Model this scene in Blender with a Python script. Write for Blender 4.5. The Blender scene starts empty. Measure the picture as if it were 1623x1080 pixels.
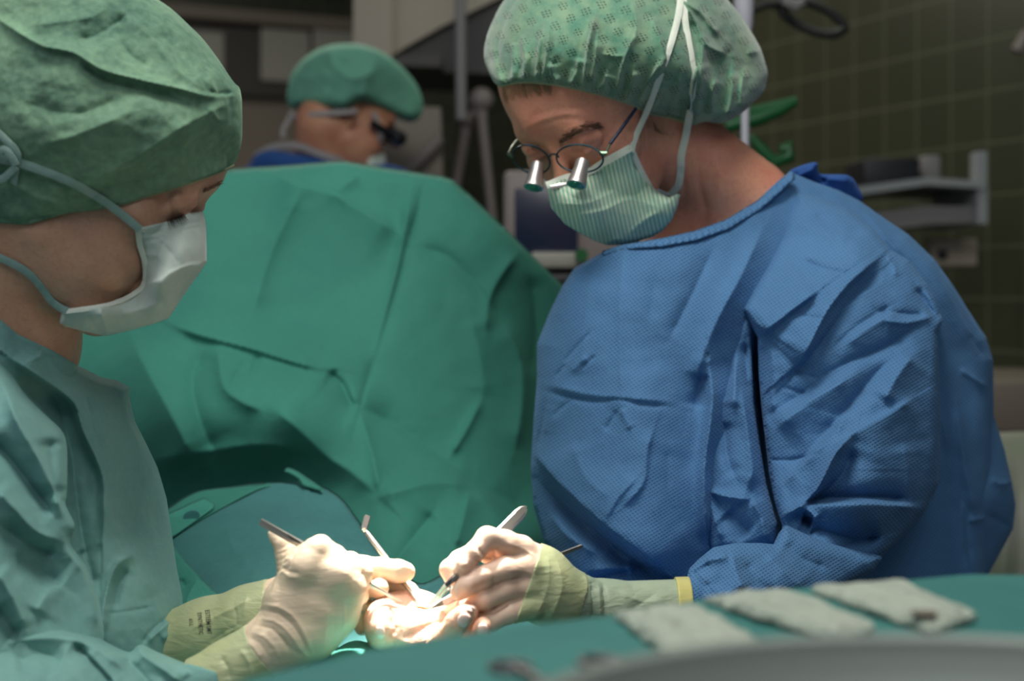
import bpy, bmesh, math, random
import numpy as np
from mathutils import Vector, Matrix
from mathutils.bvhtree import BVHTree
random.seed(4); RNG = np.random.RandomState(7)
S = bpy.context.scene
COL = S.collection
# ------------------------------------------------------------------ camera
F, CX, HY, CAMZ = 1623*50/36, 811.5, 460.0, 1.10
cam_d = bpy.data.cameras.new('camera'); cam = bpy.data.objects.new('camera', cam_d); COL.objects.link(cam)
cam.location = (0, 0, CAMZ); cam.rotation_euler = (math.pi/2, 0, 0)
cam_d.lens = 50; cam_d.sensor_width = 36; cam_d.shift_y = (HY-540)/1623
cam_d.dof.use_dof = True; cam_d.dof.focus_distance = 1.26; cam_d.dof.aperture_fstop = 4.2
cam_d.clip_start = 0.02
S.camera = cam
# ------------------------------------------------------------------ light
S.view_settings.view_transform = 'Standard'; S.view_settings.look = 'None'
S.view_settings.exposure = 0.0; S.view_settings.gamma = 1.0
w = bpy.data.worlds.new('world'); S.world = w; w.use_nodes = True
w.node_tree.nodes['Background'].inputs[0].default_value = (0.80, 0.88, 1.0, 1)
w.node_tree.nodes['Background'].inputs[1].default_value = 0.205
def area(name, loc, aim, size, power, col=(1, 1, 1), sy=None):
    l = bpy.data.lights.new(name, 'AREA'); l.energy = power; l.color = col; l.size = size
    if sy: l.shape = 'RECTANGLE'; l.size_y = sy
    o = bpy.data.objects.new(name, l); COL.objects.link(o); o.location = loc
    o.rotation_euler = (Vector(aim)-Vector(loc)).to_track_quat('-Z', 'Y').to_euler(); return o
def spot(name, loc, aim, ang, blend, power, col, r=.05):
    l = bpy.data.lights.new(name, 'SPOT'); l.energy = power; l.color = col; l.spot_size = math.radians(ang)
    l.spot_blend = blend; l.shadow_soft_size = r
    o = bpy.data.objects.new(name, l); COL.objects.link(o); o.location = loc
    o.rotation_euler = (Vector(aim)-Vector(loc)).to_track_quat('-Z', 'Y').to_euler(); return o
area('ceiling_key', (-.10, .85, 2.3), (-.02, 1.4, 1.0), .5, 15, (1.0, .97, .90))
area('ceiling_panel_front', (-1.7, .3, 2.7), (0.2, 1.5, 1.1), 1.0, 9, (.86, .94, 1))
area('near_fill', (.35, -.55, 2.55), (.25, 1.5, .95), .8, 9, (.95, .98, 1))  # soft frontal fill added to brighten the outer sleeve, not a room fitting
area('ceiling_panel_back', (-.6, 4.6, 2.9), (-.6, 4.4, 0), 1.0, 30, (1, .93, .80))
area('ceiling_panel_right', (.9, 2.9, 2.85), (.6, 3.8, 0.6), .7, 6, (.9, 1, .85))
spot('surgical_lamp', (-.05, 1.55, 2.2), (-.078, 1.122, .87), 7.2, .6, 950, (1, .96, .88), .06)
spot('surgical_lamp_halo', (-.04, 1.30, 2.30), (-.03, 1.13, .85), 24, 1.0, 20, (1, .94, .84), .12)
# ------------------------------------------------------------------ helpers
def P(px, py, d): return Vector(((px-CX)*d/F, d, CAMZ-(py-HY)*d/F))
def tag(o, label, cat, group=None, kind=None):
    if label: o['label'] = label
    if cat: o['category'] = cat
    if group: o['group'] = group
    if kind: o['kind'] = kind
    return o
def empty(name, loc, label, cat, group=None):
    o = bpy.data.objects.new(name, None); COL.objects.link(o); o.location = loc
    o.empty_display_size = .05; return tag(o, label, cat, group)
def link(name, me, mat, parent=None, smooth=True):
    me.name = name
    o = bpy.data.objects.new(name, me); COL.objects.link(o)
    if mat: me.materials.append(mat)
    if smooth: me.polygons.foreach_set('use_smooth', [True]*len(me.polygons))
    if parent:
        o.parent = parent      # everything is built in world space; only empties are offset
        o.matrix_parent_inverse = Matrix.Translation(-parent.location) if parent.type == 'EMPTY' else Matrix.Identity(4)
    me.update(); return o
def mesh_np(V, Q):
    me = bpy.data.meshes.new('m')
    V = np.asarray(V, float); n = len(Q)
    if isinstance(Q, np.ndarray):
        k = Q.shape[1]
        me.vertices.add(len(V)); me.vertices.foreach_set('co', V.ravel())
        me.loops.add(n*k); me.loops.foreach_set('vertex_index', Q.ravel().astype(np.int32))
        me.polygons.add(n); me.polygons.foreach_set('loop_start', np.arange(0, n*k, k, dtype=np.int32))
        me.update(calc_edges=True); me.validate()
    else:
        me.from_pydata([tuple(v) for v in V], [], Q); me.update()
    return me
def shade(o): o.data.polygons.foreach_set('use_smooth', [True]*len(o.data.polygons)); return o
# ---- parts built at world coordinates, parent by keeping world transform
class MB:
    """collects simple pieces, all in world space, as one mesh"""
    def __init__(s): s.bm = bmesh.new()
    def box(s, c, d, rot=None, bev=0.0):
        r = bmesh.ops.create_cube(s.bm, size=1); vs = r['verts']
        M = Matrix.Translation(Vector(c)) @ (rot.to_matrix().to_4x4() if rot else Matrix.Identity(4)) @ Matrix.Diagonal((d[0], d[1], d[2], 1))
        bmesh.ops.transform(s.bm, matrix=M, verts=vs)
        if bev > 0:
            es = list({e for v in vs for e in v.link_edges}); bmesh.ops.bevel(s.bm, geom=es, offset=bev, segments=3, affect='EDGES', profile=.5)
        return s
    def tube(s, pts, r, seg=12, caps=True, flat=1.0, up=None):
        pts = [Vector(p) for p in pts]; n = len(pts); rr = r if isinstance(r, (list, tuple)) else [r]*n
        prev = None; rings = []
        for i, p in enumerate(pts):
            t = (pts[min(i+1, n-1)]-pts[max(i-1, 0)]).normalized()
            if prev is None:
                a = Vector(up) if up else (Vector((0, 0, 1)) if abs(t.z) < .9 else Vector((1, 0, 0)))
                x = a.cross(t).normalized()
            else: x = (prev - t*prev.dot(t)).normalized()
            prev = x; y = t.cross(x)
            rings.append([s.bm.verts.new(p+x*math.cos(2*math.pi*k/seg)*rr[i]+y*math.sin(2*math.pi*k/seg)*rr[i]*flat) for k in range(seg)])
        for a, b in zip(rings, rings[1:]):
            for k in range(seg): s.bm.faces.new((a[k], a[(k+1) % seg], b[(k+1) % seg], b[k]))
        if caps:
            s.bm.faces.new(rings[0][::-1]); s.bm.faces.new(rings[-1])
        return s
    def lathe(s, prof, M, seg=32, cap=True):
        rings = [[s.bm.verts.new(M @ Vector((r*math.cos(2*math.pi*k/seg), r*math.sin(2*math.pi*k/seg), z))) for k in range(seg)] for r, z in prof]
        for a, b in zip(rings, rings[1:]):
            for k in range(seg): s.bm.faces.new((a[k], a[(k+1) % seg], b[(k+1) % seg], b[k]))
        if cap: s.bm.faces.new(rings[0][::-1]); s.bm.faces.new(rings[-1])
        return s
    def build(s, name, mat, parent=None, smooth=True):
        bmesh.ops.recalc_face_normals(s.bm, faces=s.bm.faces[:])
        me = bpy.data.meshes.new(name); s.bm.to_mesh(me); s.bm.free()
        o = link(name, me, mat, parent, smooth)
        if smooth:
            try: me.set_sharp_from_angle(angle=math.radians(38))
            except Exception: pass
        return o
def resample(pts, step, closed=False, smooth=True):
    pts = np.asarray(pts, float); n = len(pts); out = []
    rng = range(n if closed else n-1)
    for i in rng:
        p0 = pts[(i-1) % n] if closed or i > 0 else pts[i]; p1 = pts[i]; p2 = pts[(i+1) % n]
        p3 = pts[(i+2) % n] if closed or i+2 < n else p2
        m = max(1, int(np.linalg.norm((p2-p1)[:2])/step))
        for k in range(m):
            t = k/m
            if smooth: out.append(.5*((2*p1)+(-p0+p2)*t+(2*p0-5*p1+4*p2-p3)*t*t+(-p0+3*p1-3*p2+p3)*t**3))
            else: out.append(p1+(p2-p1)*t)
    if not closed: out.append(pts[-1])
    return np.array(out)
def seg_dist(X, poly, closed):
    """distance, signed side, nearest point and parameter from points X (N,2) to polyline"""
    best = np.full(len(X), 1e18); side = np.zeros(len(X)); near = np.zeros((len(X), 2)); par = np.zeros(len(X))
    n = len(poly); L = 0
    for i in range(n if closed else n-1):
        a = poly[i]; b = poly[(i+1) % n]; d = b-a; l2 = (d*d).sum()
        if l2 < 1e-12: continue
        t = np.clip(((X-a) @ d)/l2, 0, 1); q = a+t[:, None]*d; e = X-q; dd = (e*e).sum(1)
        m = dd < best; best[m] = dd[m]; near[m] = q[m]; l = math.sqrt(l2)
        side[m] = (d[0]*e[m, 1]-d[1]*e[m, 0]); par[m] = L+t[m]*l; L += l
    return np.sqrt(best), np.sign(side), near, par/max(L, 1e-9)
def inside(X, poly):
    c = np.zeros(len(X), bool); n = len(poly)
    for i in range(n):
        a = poly[i]; b = poly[i-1]
        m = (a[1] > X[:, 1]) != (b[1] > X[:, 1])
        if abs(b[1]-a[1]) < 1e-12: continue
        c ^= m & (X[:, 0] < (b[0]-a[0])*(X[:, 1]-a[1])/(b[1]-a[1])+a[0])
    return c
def tps(ctrl, X, lam=1e-3):
    C = np.array(ctrl, float); s = 200.; p = C[:, :2]/s; v = C[:, 2]
    def U(r2): return np.where(r2 > 1e-12, r2*np.log(np.maximum(r2, 1e-12)), 0)*.5
    n = len(p); K = U(((p[:, None]-p[None])**2).sum(-1))+lam*np.eye(n)
    if n < 4:
        return np.full(len(X), v.mean())
    A = np.zeros((n+3, n+3)); A[:n, :n] = K; A[:n, n] = 1; A[:n, n+1:] = p; A[n, :n] = 1; A[n+1:, :n] = p.T
    w_ = np.linalg.solve(A, np.concatenate([v, [0, 0, 0]])); Y = X/s; out = np.empty(len(X))
    for i in range(0, len(X), 20000):
        y = Y[i:i+20000]; out[i:i+20000] = U(((y[:, None]-p[None])**2).sum(-1)) @ w_[:n]+w_[n]+y @ w_[n+1:]
    return out
def fold_h(X, folds):
    H = np.zeros(len(X))
    for f in folds:
        h, wl, wr, pts = f[:4]; pw = f[4] if len(f) > 4 else 1.1
        pl = resample(pts, 12); m = max(wl, wr)*3.2
        lo = pl.min(0)-m; hi = pl.max(0)+m
        k = np.where((X[:, 0] > lo[0]) & (X[:, 0] < hi[0]) & (X[:, 1] > lo[1]) & (X[:, 1] < hi[1]))[0]
        if not len(k): continue
        d, s, _, t = seg_dist(X[k], pl, False)
        ww = np.where(s > 0, wr, wl)
        # widths meet smoothly past the ends; height tapers at both ends
        tp = np.clip(np.minimum(t, 1-t)/.18, 0, 1); tp = .25+.75*tp*tp*(3-2*tp)
        H[k] += h*tp*np.exp(-(d/ww)**pw)
    return H
def vnoise(X, cell, seed, octs=3):
    """smooth value noise on 2-D points"""
    out = np.zeros(len(X)); amp = 1; tot = 0
    for o in range(octs):
        r = np.random.RandomState(seed+o); G = r.rand(64, 64)*2-1
        Y = X/cell*(2**o)+r.rand(2)*50; i = np.floor(Y).astype(int); f = Y-i; f = f*f*(3-2*f)
        a = G[i[:, 0] % 64, i[:, 1] % 64]; b = G[(i[:, 0]+1) % 64, i[:, 1] % 64]
        c = G[i[:, 0] % 64, (i[:, 1]+1) % 64]; e = G[(i[:, 0]+1) % 64, (i[:, 1]+1) % 64]
        out += amp*((a*(1-f[:, 0])+b*f[:, 0])*(1-f[:, 1])+(c*(1-f[:, 0])+e*f[:, 0])*f[:, 1]); tot += amp; amp *= .5
    return out/tot
BV = {}
def ray(px, py, names):
    d = P(px, py, 1.0)-Vector((0, 0, CAMZ)); best = None
    for n in names:
        r = BV[n].ray_cast(Vector((0, 0, CAMZ)), d.normalized())
        if r[0] is not None and (best is None or r[0].y < best): best = r[0].y
    return best
def reg(name, o):
    me = o.data; BV[name] = BVHTree.FromPolygons([v.co.copy() for v in me.vertices], [tuple(p.vertices) for p in me.polygons]); return o
def relief_np(outline, depth, edge=(20, .02), thick=.03, folds=(), sp=2.5, smooth=True, noise=None, rims=None, on=None, extra=None, back=None, clamp=None):
    """a solid shell: outline seen from the camera, its own front depth field, rounded rim, real thickness and back"""
    pl = resample(outline, 6, closed=True, smooth=smooth)
    lo = pl.min(0); hi = pl.max(0)
    nx = int((hi[0]-lo[0])/sp)+3; ny = int((hi[1]-lo[1])/sp)+3
    gx, gy = np.meshgrid(lo[0]-sp+np.arange(nx)*sp, lo[1]-sp+np.arange(ny)*sp, indexing='ij')
    X = np.stack([gx.ravel(), gy.ravel()], 1)
    ins = inside(X, pl); dist, _, near, _ = seg_dist(X, pl, True)
    ok = (ins & (dist > .45*sp)).reshape(nx, ny)
    cell = ok[:-1, :-1] & ok[1:, :-1] & ok[1:, 1:] & ok[:-1, 1:]
    idx = np.arange(nx*ny).reshape(nx, ny)
    ci, cj = np.where(cell)
    Q = np.stack([idx[ci, cj], idx[ci, cj+1], idx[ci+1, cj+1], idx[ci+1, cj]], 1)
    E = np.concatenate([Q[:, [0, 1]], Q[:, [1, 2]], Q[:, [2, 3]], Q[:, [3, 0]]])
    key = np.sort(E, 1); kk = key[:, 0]*(nx*ny)+key[:, 1]
    u, first, cnt = np.unique(kk, return_index=True, return_counts=True)
    bE = E[first[cnt == 1]]; bset = np.unique(bE)
    used = np.unique(Q); mp = -np.ones(nx*ny, int); mp[used] = np.arange(len(used))
    XX = X[used].copy(); dd = dist[used].copy(); bi = mp[bset]
    XX[bi] = near[bset]; dd[bi] = 0
    Q = mp[Q]; bE = mp[bE]
    dp = []
    for c in depth:
        if isinstance(c[2], str):
            rd = ray(c[0], c[1], on)
            if rd is None: continue
            c = (c[0], c[1], rd-c[3])
        dp.append(c)
    D = tps(dp, XX)
    if rims is not None:
        R_ = np.array(rims, float); wgt = 1/(((XX[:, None]-R_[None, :, :2])**2).sum(-1)+30)**1.5
        wgt /= wgt.sum(1)[:, None]; R = wgt @ R_[:, 2]; T = wgt @ R_[:, 3]
    else: R = np.full(len(XX), edge[0]); T = np.full(len(XX), edge[1])
    s = np.clip(dd/R, 0, 1); prof = np.sqrt(np.maximum(0, 1-(1-s)**2))
    fade = np.clip(dd/np.minimum(R, 10), 0, 1)
    H = fold_h(XX, folds)
    if noise:
        for amp, cell_, seed in noise: H = H+amp*vnoise(XX, cell_, seed)
    if extra is not None: H = H+extra(XX)
    H = H*fade
    front = D+T*(1-prof)-H
    fb = thick if back is None else tps(back, XX)
    bk = D+T+np.maximum(fb, .001)*prof if thick > .006 else D+T*(1-prof)-H+thick*np.minimum(1, dd/3)
    if clamp:
        for i_ in range(len(XX)):
            rd = ray(XX[i_, 0], XX[i_, 1], clamp[0])
            if rd is not None and front[i_] > rd-clamp[1]: front[i_] = rd-clamp[1]
        bk = np.maximum(bk, front+.001)
    def W(D_): return np.stack([(XX[:, 0]-CX)*D_/F, D_, CAMZ-(XX[:, 1]-HY)*D_/F], 1)
    n = len(XX); isb = np.zeros(n, bool); isb[bi] = True
    mpb = np.where(isb, np.arange(n), 0); intr = np.where(~isb)[0]; mpb[intr] = n+np.arange(len(intr))
    V = np.concatenate([W(front), W(bk)[intr]])
    Qb = mpb[Q][:, ::-1]
    keep = np.array([len(set(q)) == 4 for q in Qb]) if len(Qb) < 5 else np.ones(len(Qb), bool)
    allb = isb[Q].all(1)           # cells wholly on the rim need no back twin
    Qall = np.concatenate([Q, Qb[~allb]])
    UV = np.concatenate([XX, XX[intr]])/100.
    return V, Qall, UV
def relief(name, outline, depth, mat, parent=None, shells=(), **kw):
    V, Q, UV = relief_np(outline, depth, **kw)
    for sh in shells:
        o2, d2, k2 = sh; v, q, uv = relief_np(o2, d2, **k2)
        Q = np.concatenate([Q, q+len(V)]); V = np.concatenate([V, v]); UV = np.concatenate([UV, uv])
    me = mesh_np(V, Q[:, ::-1])
    ul = me.uv_layers.new(name='cloth'); li = np.empty(len(me.loops), np.int32); me.loops.foreach_get('vertex_index', li)
    ul.data.foreach_set('uv', UV[li].astype(np.float32).ravel())
    return link(name, me, mat, parent)
# ---- implicit bodies -------------------------------------------------
class SDF:
    def __init__(s, lo, hi, vox):
        s.lo = np.array(lo, float); s.v = vox
        s.n = np.ceil((np.array(hi)-s.lo)/vox).astype(int)+1
        s.f = np.full(s.n, 9.0, np.float32)
    def blk(s, lo, hi, m):
        a = np.clip(np.floor((np.array(lo)-m-s.lo)/s.v).astype(int), 0, s.n); b = np.clip(np.ceil((np.array(hi)+m-s.lo)/s.v).astype(int)+1, 0, s.n)
        if (b <= a).any(): return None, None
        g = np.meshgrid(*[s.lo[i]+np.arange(a[i], b[i])*s.v for i in range(3)], indexing='ij')
        return (slice(a[0], b[0]), slice(a[1], b[1]), slice(a[2], b[2])), np.stack(g, -1)
    @staticmethod
    def smin(a, b, k):
        if k <= 0: return np.minimum(a, b)
        h = np.clip(.5+.5*(b-a)/k, 0, 1); return b*(1-h)+a*h-k*h*(1-h)
    def put(s, sl, d, k, sub):
        if sub: s.f[sl] = -SDF.smin(-s.f[sl], d, k)
        else: s.f[sl] = SDF.smin(s.f[sl], d, k)
    def cone(s, a, b, ra, rb, k=.004, sub=False):
        a = np.array(a, float); b = np.array(b, float); r = max(ra, rb); m = r+k*1.2+2*s.v
        sl, X = s.blk(np.minimum(a, b), np.maximum(a, b), m)
        if sl is None: return s
        d = b-a; l2 = max((d*d).sum(), 1e-12); t = np.clip(((X-a) @ d)/l2, 0, 1)
        q = X-a-t[..., None]*d; s.put(sl, np.sqrt((q*q).sum(-1))-(ra+(rb-ra)*t), k, sub); return s
    def chain(s, pts, rs, k=.003):
        for i in range(len(pts)-1): s.cone(pts[i], pts[i+1], rs[i], rs[i+1], k)
        return s
    def ell(s, c, r, M=None, k=.004, sub=False):
        c = np.array(c, float); r = np.array(r, float); rm = r.max(); m = rm+k*1.2+2*s.v
        sl, X = s.blk(c, c, m)
        if sl is None: return s
        q = X-c
        if M is not None: q = q @ np.array(M)      # columns of M are the local axes
        k0 = np.sqrt(((q/r)**2).sum(-1)); k1 = np.sqrt(((q/(r*r))**2).sum(-1))
        s.put(sl, k0*(k0-1)/np.maximum(k1, 1e-9), k, sub); return s
    def blank(s):
        c = SDF.__new__(SDF); c.lo = s.lo; c.v = s.v; c.n = s.n; c.f = np.full(s.n, 9., np.float32); return c
    def merge(s, o, k=0.0): s.f = SDF.smin(s.f, o.f, k); return s
    def copy(s):
        c = SDF.__new__(SDF); c.lo = s.lo; c.v = s.v; c.n = s.n; c.f = s.f.copy(); return c
    def cut(s, p, n):       # keep the side where (x-p).n < 0
        g = np.meshgrid(*[s.lo[i]+np.arange(s.n[i])*s.v for i in range(3)], indexing='ij'); n = np.array(n, float); n /= np.linalg.norm(n)
        d = (g[0]-p[0])*n[0]+(g[1]-p[1])*n[1]+(g[2]-p[2])*n[2]; s.f = np.maximum(s.f, d.astype(np.float32)); return s
    def mesh(s, off=0.0):
        f = s.f-off; f = f.copy(); f[0] = f[-1] = 1; f[:, 0] = f[:, -1] = 1; f[:, :, 0] = f[:, :, -1] = 1
        neg = f < 0; nx, ny, nz = f.shape
        c = np.zeros((nx-1, ny-1, nz-1), np.int8)
        for i in (0, 1):
            for j in (0, 1):
                for k in (0, 1): c += neg[i:nx-1+i, j:ny-1+j, k:nz-1+k]
        I = np.argwhere((c > 0) & (c < 8)); ids = -np.ones(c.shape, np.int64); ids[tuple(I.T)] = np.arange(len(I))
        acc = np.zeros((len(I), 3)); cn = np.zeros(len(I))
        cs = [(i, j, k) for i in (0, 1) for j in (0, 1) for k in (0, 1)]
        for a in cs:
            for ax in range(3):
                if a[ax]: continue
                b = list(a); b[ax] = 1
                fa = f[I[:, 0]+a[0], I[:, 1]+a[1], I[:, 2]+a[2]]; fb = f[I[:, 0]+b[0], I[:, 1]+b[1], I[:, 2]+b[2]]
                m = (fa < 0) != (fb < 0); t = np.where(m, fa/np.where(m, fa-fb, 1), 0)
                p = np.array(a, float)[None].repeat(len(I), 0); p[:, ax] = t
                acc[m] += p[m]; cn[m] += 1
        V = (I+acc/cn[:, None])*s.v+s.lo
        Q = []
        for ax in range(3):
            o1, o2 = [(1, 2), (2, 0), (0, 1)][ax]
            sl0 = [slice(1, -1)]*3; sl0[ax] = slice(0, -1); sl1 = list(sl0); sl1[ax] = slice(1, None)
            n0 = neg[tuple(sl0)]; n1 = neg[tuple(sl1)]; J = np.argwhere(n0 != n1)
            if not len(J): continue
            st = n0[tuple(J.T)]; off_ = np.array([1, 1, 1]); off_[ax] = 0; J = J+off_
            def g(d1, d2):
                K = J.copy(); K[:, o1] -= d1; K[:, o2] -= d2; return ids[tuple(K.T)]
            q = np.stack([g(1, 1), g(0, 1), g(0, 0), g(1, 0)], 1); q[~st] = q[~st][:, ::-1]; Q.append(q)
        Q = np.concatenate(Q); Q = Q[(Q >= 0).all(1)]
        return V, Q
def smooth_np(V, Q, it=2, lam=.5):
    E = np.concatenate([Q[:, [0, 1]], Q[:, [1, 2]], Q[:, [2, 3]], Q[:, [3, 0]]]); n = len(V)
    for _ in range(it):
        A = np.zeros((n, 3)); c = np.bincount(E[:, 0], minlength=n).astype(float)+np.bincount(E[:, 1], minlength=n)
        for k in range(3): A[:, k] = np.bincount(E[:, 0], V[E[:, 1], k], n)+np.bincount(E[:, 1], V[E[:, 0], k], n)
        V = V+lam*(A/np.maximum(c, 1)[:, None]-V)
    return V
def normals_np(V, Q):
    N = np.cross(V[Q[:, 2]]-V[Q[:, 0]], V[Q[:, 3]]-V[Q[:, 1]]); O = np.zeros_like(V)
    for k in range(4):
        for j in range(3): O[:, j] += np.bincount(Q[:, k], N[:, j], len(V))
    return O/np.maximum(np.linalg.norm(O, axis=1), 1e-12)[:, None]
def wrinkle(V, Q, folds, dmax=9, dmin=0):
    """raise creases on the near face of a body: fold lines drawn over the surface"""
    N = normals_np(V, Q); px = np.stack([CX+V[:, 0]*F/V[:, 1], HY+(CAMZ-V[:, 2])*F/V[:, 1]], 1)
    wv = np.clip((-N[:, 1])*2.5, 0, 1)*((V[:, 1] < dmax) & (V[:, 1] > dmin))
    return V+N*(fold_h(px, folds)*wv)[:, None]
def body(name, sdf, mat, parent, off=0.0, folds=None, it=2, dmax=9, dmin=0):
    V, Q = sdf.mesh(off); V = smooth_np(V, Q, it)
    if folds: V = wrinkle(V, Q, folds, dmax, dmin)
    o = link(name, mesh_np(V, Q), mat, parent); return o
# ------------------------------------------------------------------ materials
def nt(name):
    m = bpy.data.materials.new(name); m.use_nodes = True; t = m.node_tree
    return m, t, t.nodes['Principled BSDF'], t.nodes, t.links
def C4(c): return (c[0], c[1], c[2], 1)
def plain(name, col, rough=.6, metal=0.0, spec=.5, emit=None, es=0):
    m, t, b, N, L = nt(name); b.inputs['Base Color'].default_value = C4(col); b.inputs['Roughness'].default_value = rough
    b.inputs['Metallic'].default_value = metal; b.inputs['Specular IOR Level'].default_value = spec
    if emit: b.inputs['Emission Color'].default_value = C4(emit); b.inputs['Emission Strength'].default_value = es
    return m
def math_(N, L, op, a, b=None):
    n = N.new('ShaderNodeMath'); n.operation = op
    for i, v in enumerate((a, b)):
        if v is None: continue
        if isinstance(v, (int, float)): n.inputs[i].default_value = v
        else: L.new(v, n.inputs[i])
    return n.outputs[0]
def mixc(N, L, fac, a, b):
    n = N.new('ShaderNodeMix'); n.data_type = 'RGBA'
    if isinstance(fac, (int, float)): n.inputs[0].default_value = fac
    else: L.new(fac, n.inputs[0])
    for i, v in ((6, a), (7, b)):
        if isinstance(v, tuple): n.inputs[i].default_value = C4(v)
        else: L.new(v, n.inputs[i])
    return n.outputs[2]
def noise_(N, L, vec, scale, detail=3, rough=.55, dist=0):
    n = N.new('ShaderNodeTexNoise'); n.inputs['Scale'].default_value = scale; n.inputs['Detail'].default_value = detail
    n.inputs['Roughness'].default_value = rough; n.inputs['Distortion'].default_value = dist
    if vec is not None: L.new(vec, n.inputs['Vector'])
    return n
def ramp(N, L, fac, a, b):
    n = N.new('ShaderNodeMapRange'); n.inputs[1].default_value = a; n.inputs[2].default_value = b; L.new(fac, n.inputs[0]); return n.outputs[0]
def bump(N, L, h, strength, dist, prev=None):
    n = N.new('ShaderNodeBump'); n.inputs['Strength'].default_value = strength; n.inputs['Distance'].default_value = dist
    L.new(h, n.inputs['Height'])
    if prev is not None: L.new(prev, n.inputs['Normal'])
    return n.outputs[0]
def cloth(name, col, col2=None, rough=.8, crumple=.5, scale=14, weave=0.0, wsc=330, sheen=.25, fibre=0.0, trans=0.0, dots=0.0):
    """non-woven fabric: fibre mottling, fine crumple creases, embossed dots"""
    m, t, b, N, L = nt(name); tc = N.new('ShaderNodeTexCoord'); g = tc.outputs['Object']
    col2 = col2 or tuple(c*.8 for c in col)
    n1 = noise_(N, L, g, 9, 4); n2 = noise_(N, L, g, 160, 2)
    f = math_(N, L, 'ADD', math_(N, L, 'MULTIPLY', n1.outputs[0], .75), math_(N, L, 'MULTIPLY', n2.outputs[0], .25+fibre))
    c = mixc(N, L, ramp(N, L, f, .36, .68+fibre*.5), col2, col)
    b.inputs['Roughness'].default_value = rough; b.inputs['Specular IOR Level'].default_value = .25
    b.inputs['Sheen Weight'].default_value = sheen; b.inputs['Sheen Roughness'].default_value = .5; b.inputs['Sheen Tint'].default_value = C4(tuple(min(1, x*1.6+.12) for x in col))
    # crumple: sharp little ridges between irregular cells
    nd = noise_(N, L, g, scale*.6, 2); mx = N.new('ShaderNodeVectorMath'); mx.operation = 'MULTIPLY_ADD'
    L.new(nd.outputs[1], mx.inputs[0]); mx.inputs[1].default_value = (.06, .06, .06); L.new(g, mx.inputs[2])
    vo = N.new('ShaderNodeTexVoronoi'); vo.feature = 'F1'; vo.distance = 'MINKOWSKI'; vo.inputs['Exponent'].default_value = 1.2
    vo.inputs['Scale'].default_value = scale; L.new(mx.outputs[0], vo.inputs['Vector'])
    nr = bump(N, L, vo.outputs['Distance'], crumple*.5, .02)
    nn = noise_(N, L, g, scale*2.3, 3); nr = bump(N, L, nn.outputs[0], crumple*.35, .01, nr)
    if dots > 0:
        uv = N.new('ShaderNodeUVMap'); v2 = N.new('ShaderNodeTexVoronoi'); v2.voronoi_dimensions = '2D'; v2.inputs['Randomness'].default_value = 0
        mp = N.new('ShaderNodeMapping'); L.new(uv.outputs[0], mp.inputs[0]); mp.inputs['Scale'].default_value = (dots*100/5.6, dots*100/4.6, 1)
        mp.inputs['Rotation'].default_value = (0, 0, .62)
        L.new(mp.outputs[0], v2.inputs['Vector']); v2.inputs['Scale'].default_value = 1
        dd = ramp(N, L, v2.outputs['Distance'], .12, .42)
        nr = bump(N, L, dd, .5, .0012, nr); c = mixc(N, L, math_(N, L, 'MULTIPLY', dd, .38), c, tuple(min(1, x*1.6+.03) for x in col))
    if weave > 0:
        n3 = noise_(N, L, g, wsc, 1); nr = bump(N, L, n3.outputs[0], weave, .001, nr)
    L.new(nr, b.inputs['Normal']); L.new(c, b.inputs['Base Color'])
    if trans > 0:
        b.inputs['Transmission Weight'].default_value = 0
        tr = N.new('ShaderNodeBsdfTranslucent'); L.new(c, tr.inputs[0]); mxs = N.new('ShaderNodeMixShader'); mxs.inputs[0].default_value = trans
        L.new(b.outputs[0], mxs.inputs[1]); L.new(tr.outputs[0], mxs.inputs[2]); L.new(mxs.outputs[0], N['Material Output'].inputs[0])
    return m
def skin(name, col, red, rough=.5, sss=.10):
    m, t, b, N, L = nt(name); tc = N.new('ShaderNodeTexCoord'); g = tc.outputs['Object']
    n1 = noise_(N, L, g, 22, 4); n2 = noise_(N, L, g, 260, 3); n3 = noise_(N, L, g, 700, 2)
    c = mixc(N, L, ramp(N, L, n1.outputs[0], .35, .65), col, red); c = mixc(N, L, math_(N, L, 'MULTIPLY', ramp(N, L, n2.outputs[0], .5, .72), .35), c, tuple(x*.72 for x in red))
    L.new(c, b.inputs['Base Color']); b.inputs['Roughness'].default_value = rough
    b.inputs['Subsurface Weight'].default_value = sss; b.inputs['Subsurface Radius'].default_value = (1, .35, .2); b.inputs['Subsurface Scale'].default_value = .008
    nr = bump(N, L, n2.outputs[0], .28, .002); nr = bump(N, L, n3.outputs[0], .18, .0008, nr); L.new(nr, b.inputs['Normal']); return m
def latex(name, col, col2, rough=.42, sss=.12, wr=.2):
    m, t, b, N, L = nt(name); tc = N.new('ShaderNodeTexCoord'); g = tc.outputs['Object']
    n1 = noise_(N, L, g, 26, 3); c = mixc(N, L, ramp(N, L, n1.outputs[0], .35, .65), col, col2); L.new(c, b.inputs['Base Color'])
    b.inputs['Roughness'].default_value = rough; b.inputs['Subsurface Weight'].default_value = sss; b.inputs['Subsurface Scale'].default_value = .006
    b.inputs['Subsurface Radius'].default_value = (1, .5, .3)
    mp = N.new('ShaderNodeMapping'); mp.inputs['Rotation'].default_value = (.4, .5, .7); mp.inputs['Scale'].default_value = (1, 1, 3.2); L.new(g, mp.inputs[0])
    n2 = noise_(N, L, mp.outputs[0], 55, 3, .5, .6); L.new(bump(N, L, n2.outputs[0], wr, .004), b.inputs['Normal']); return m
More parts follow.
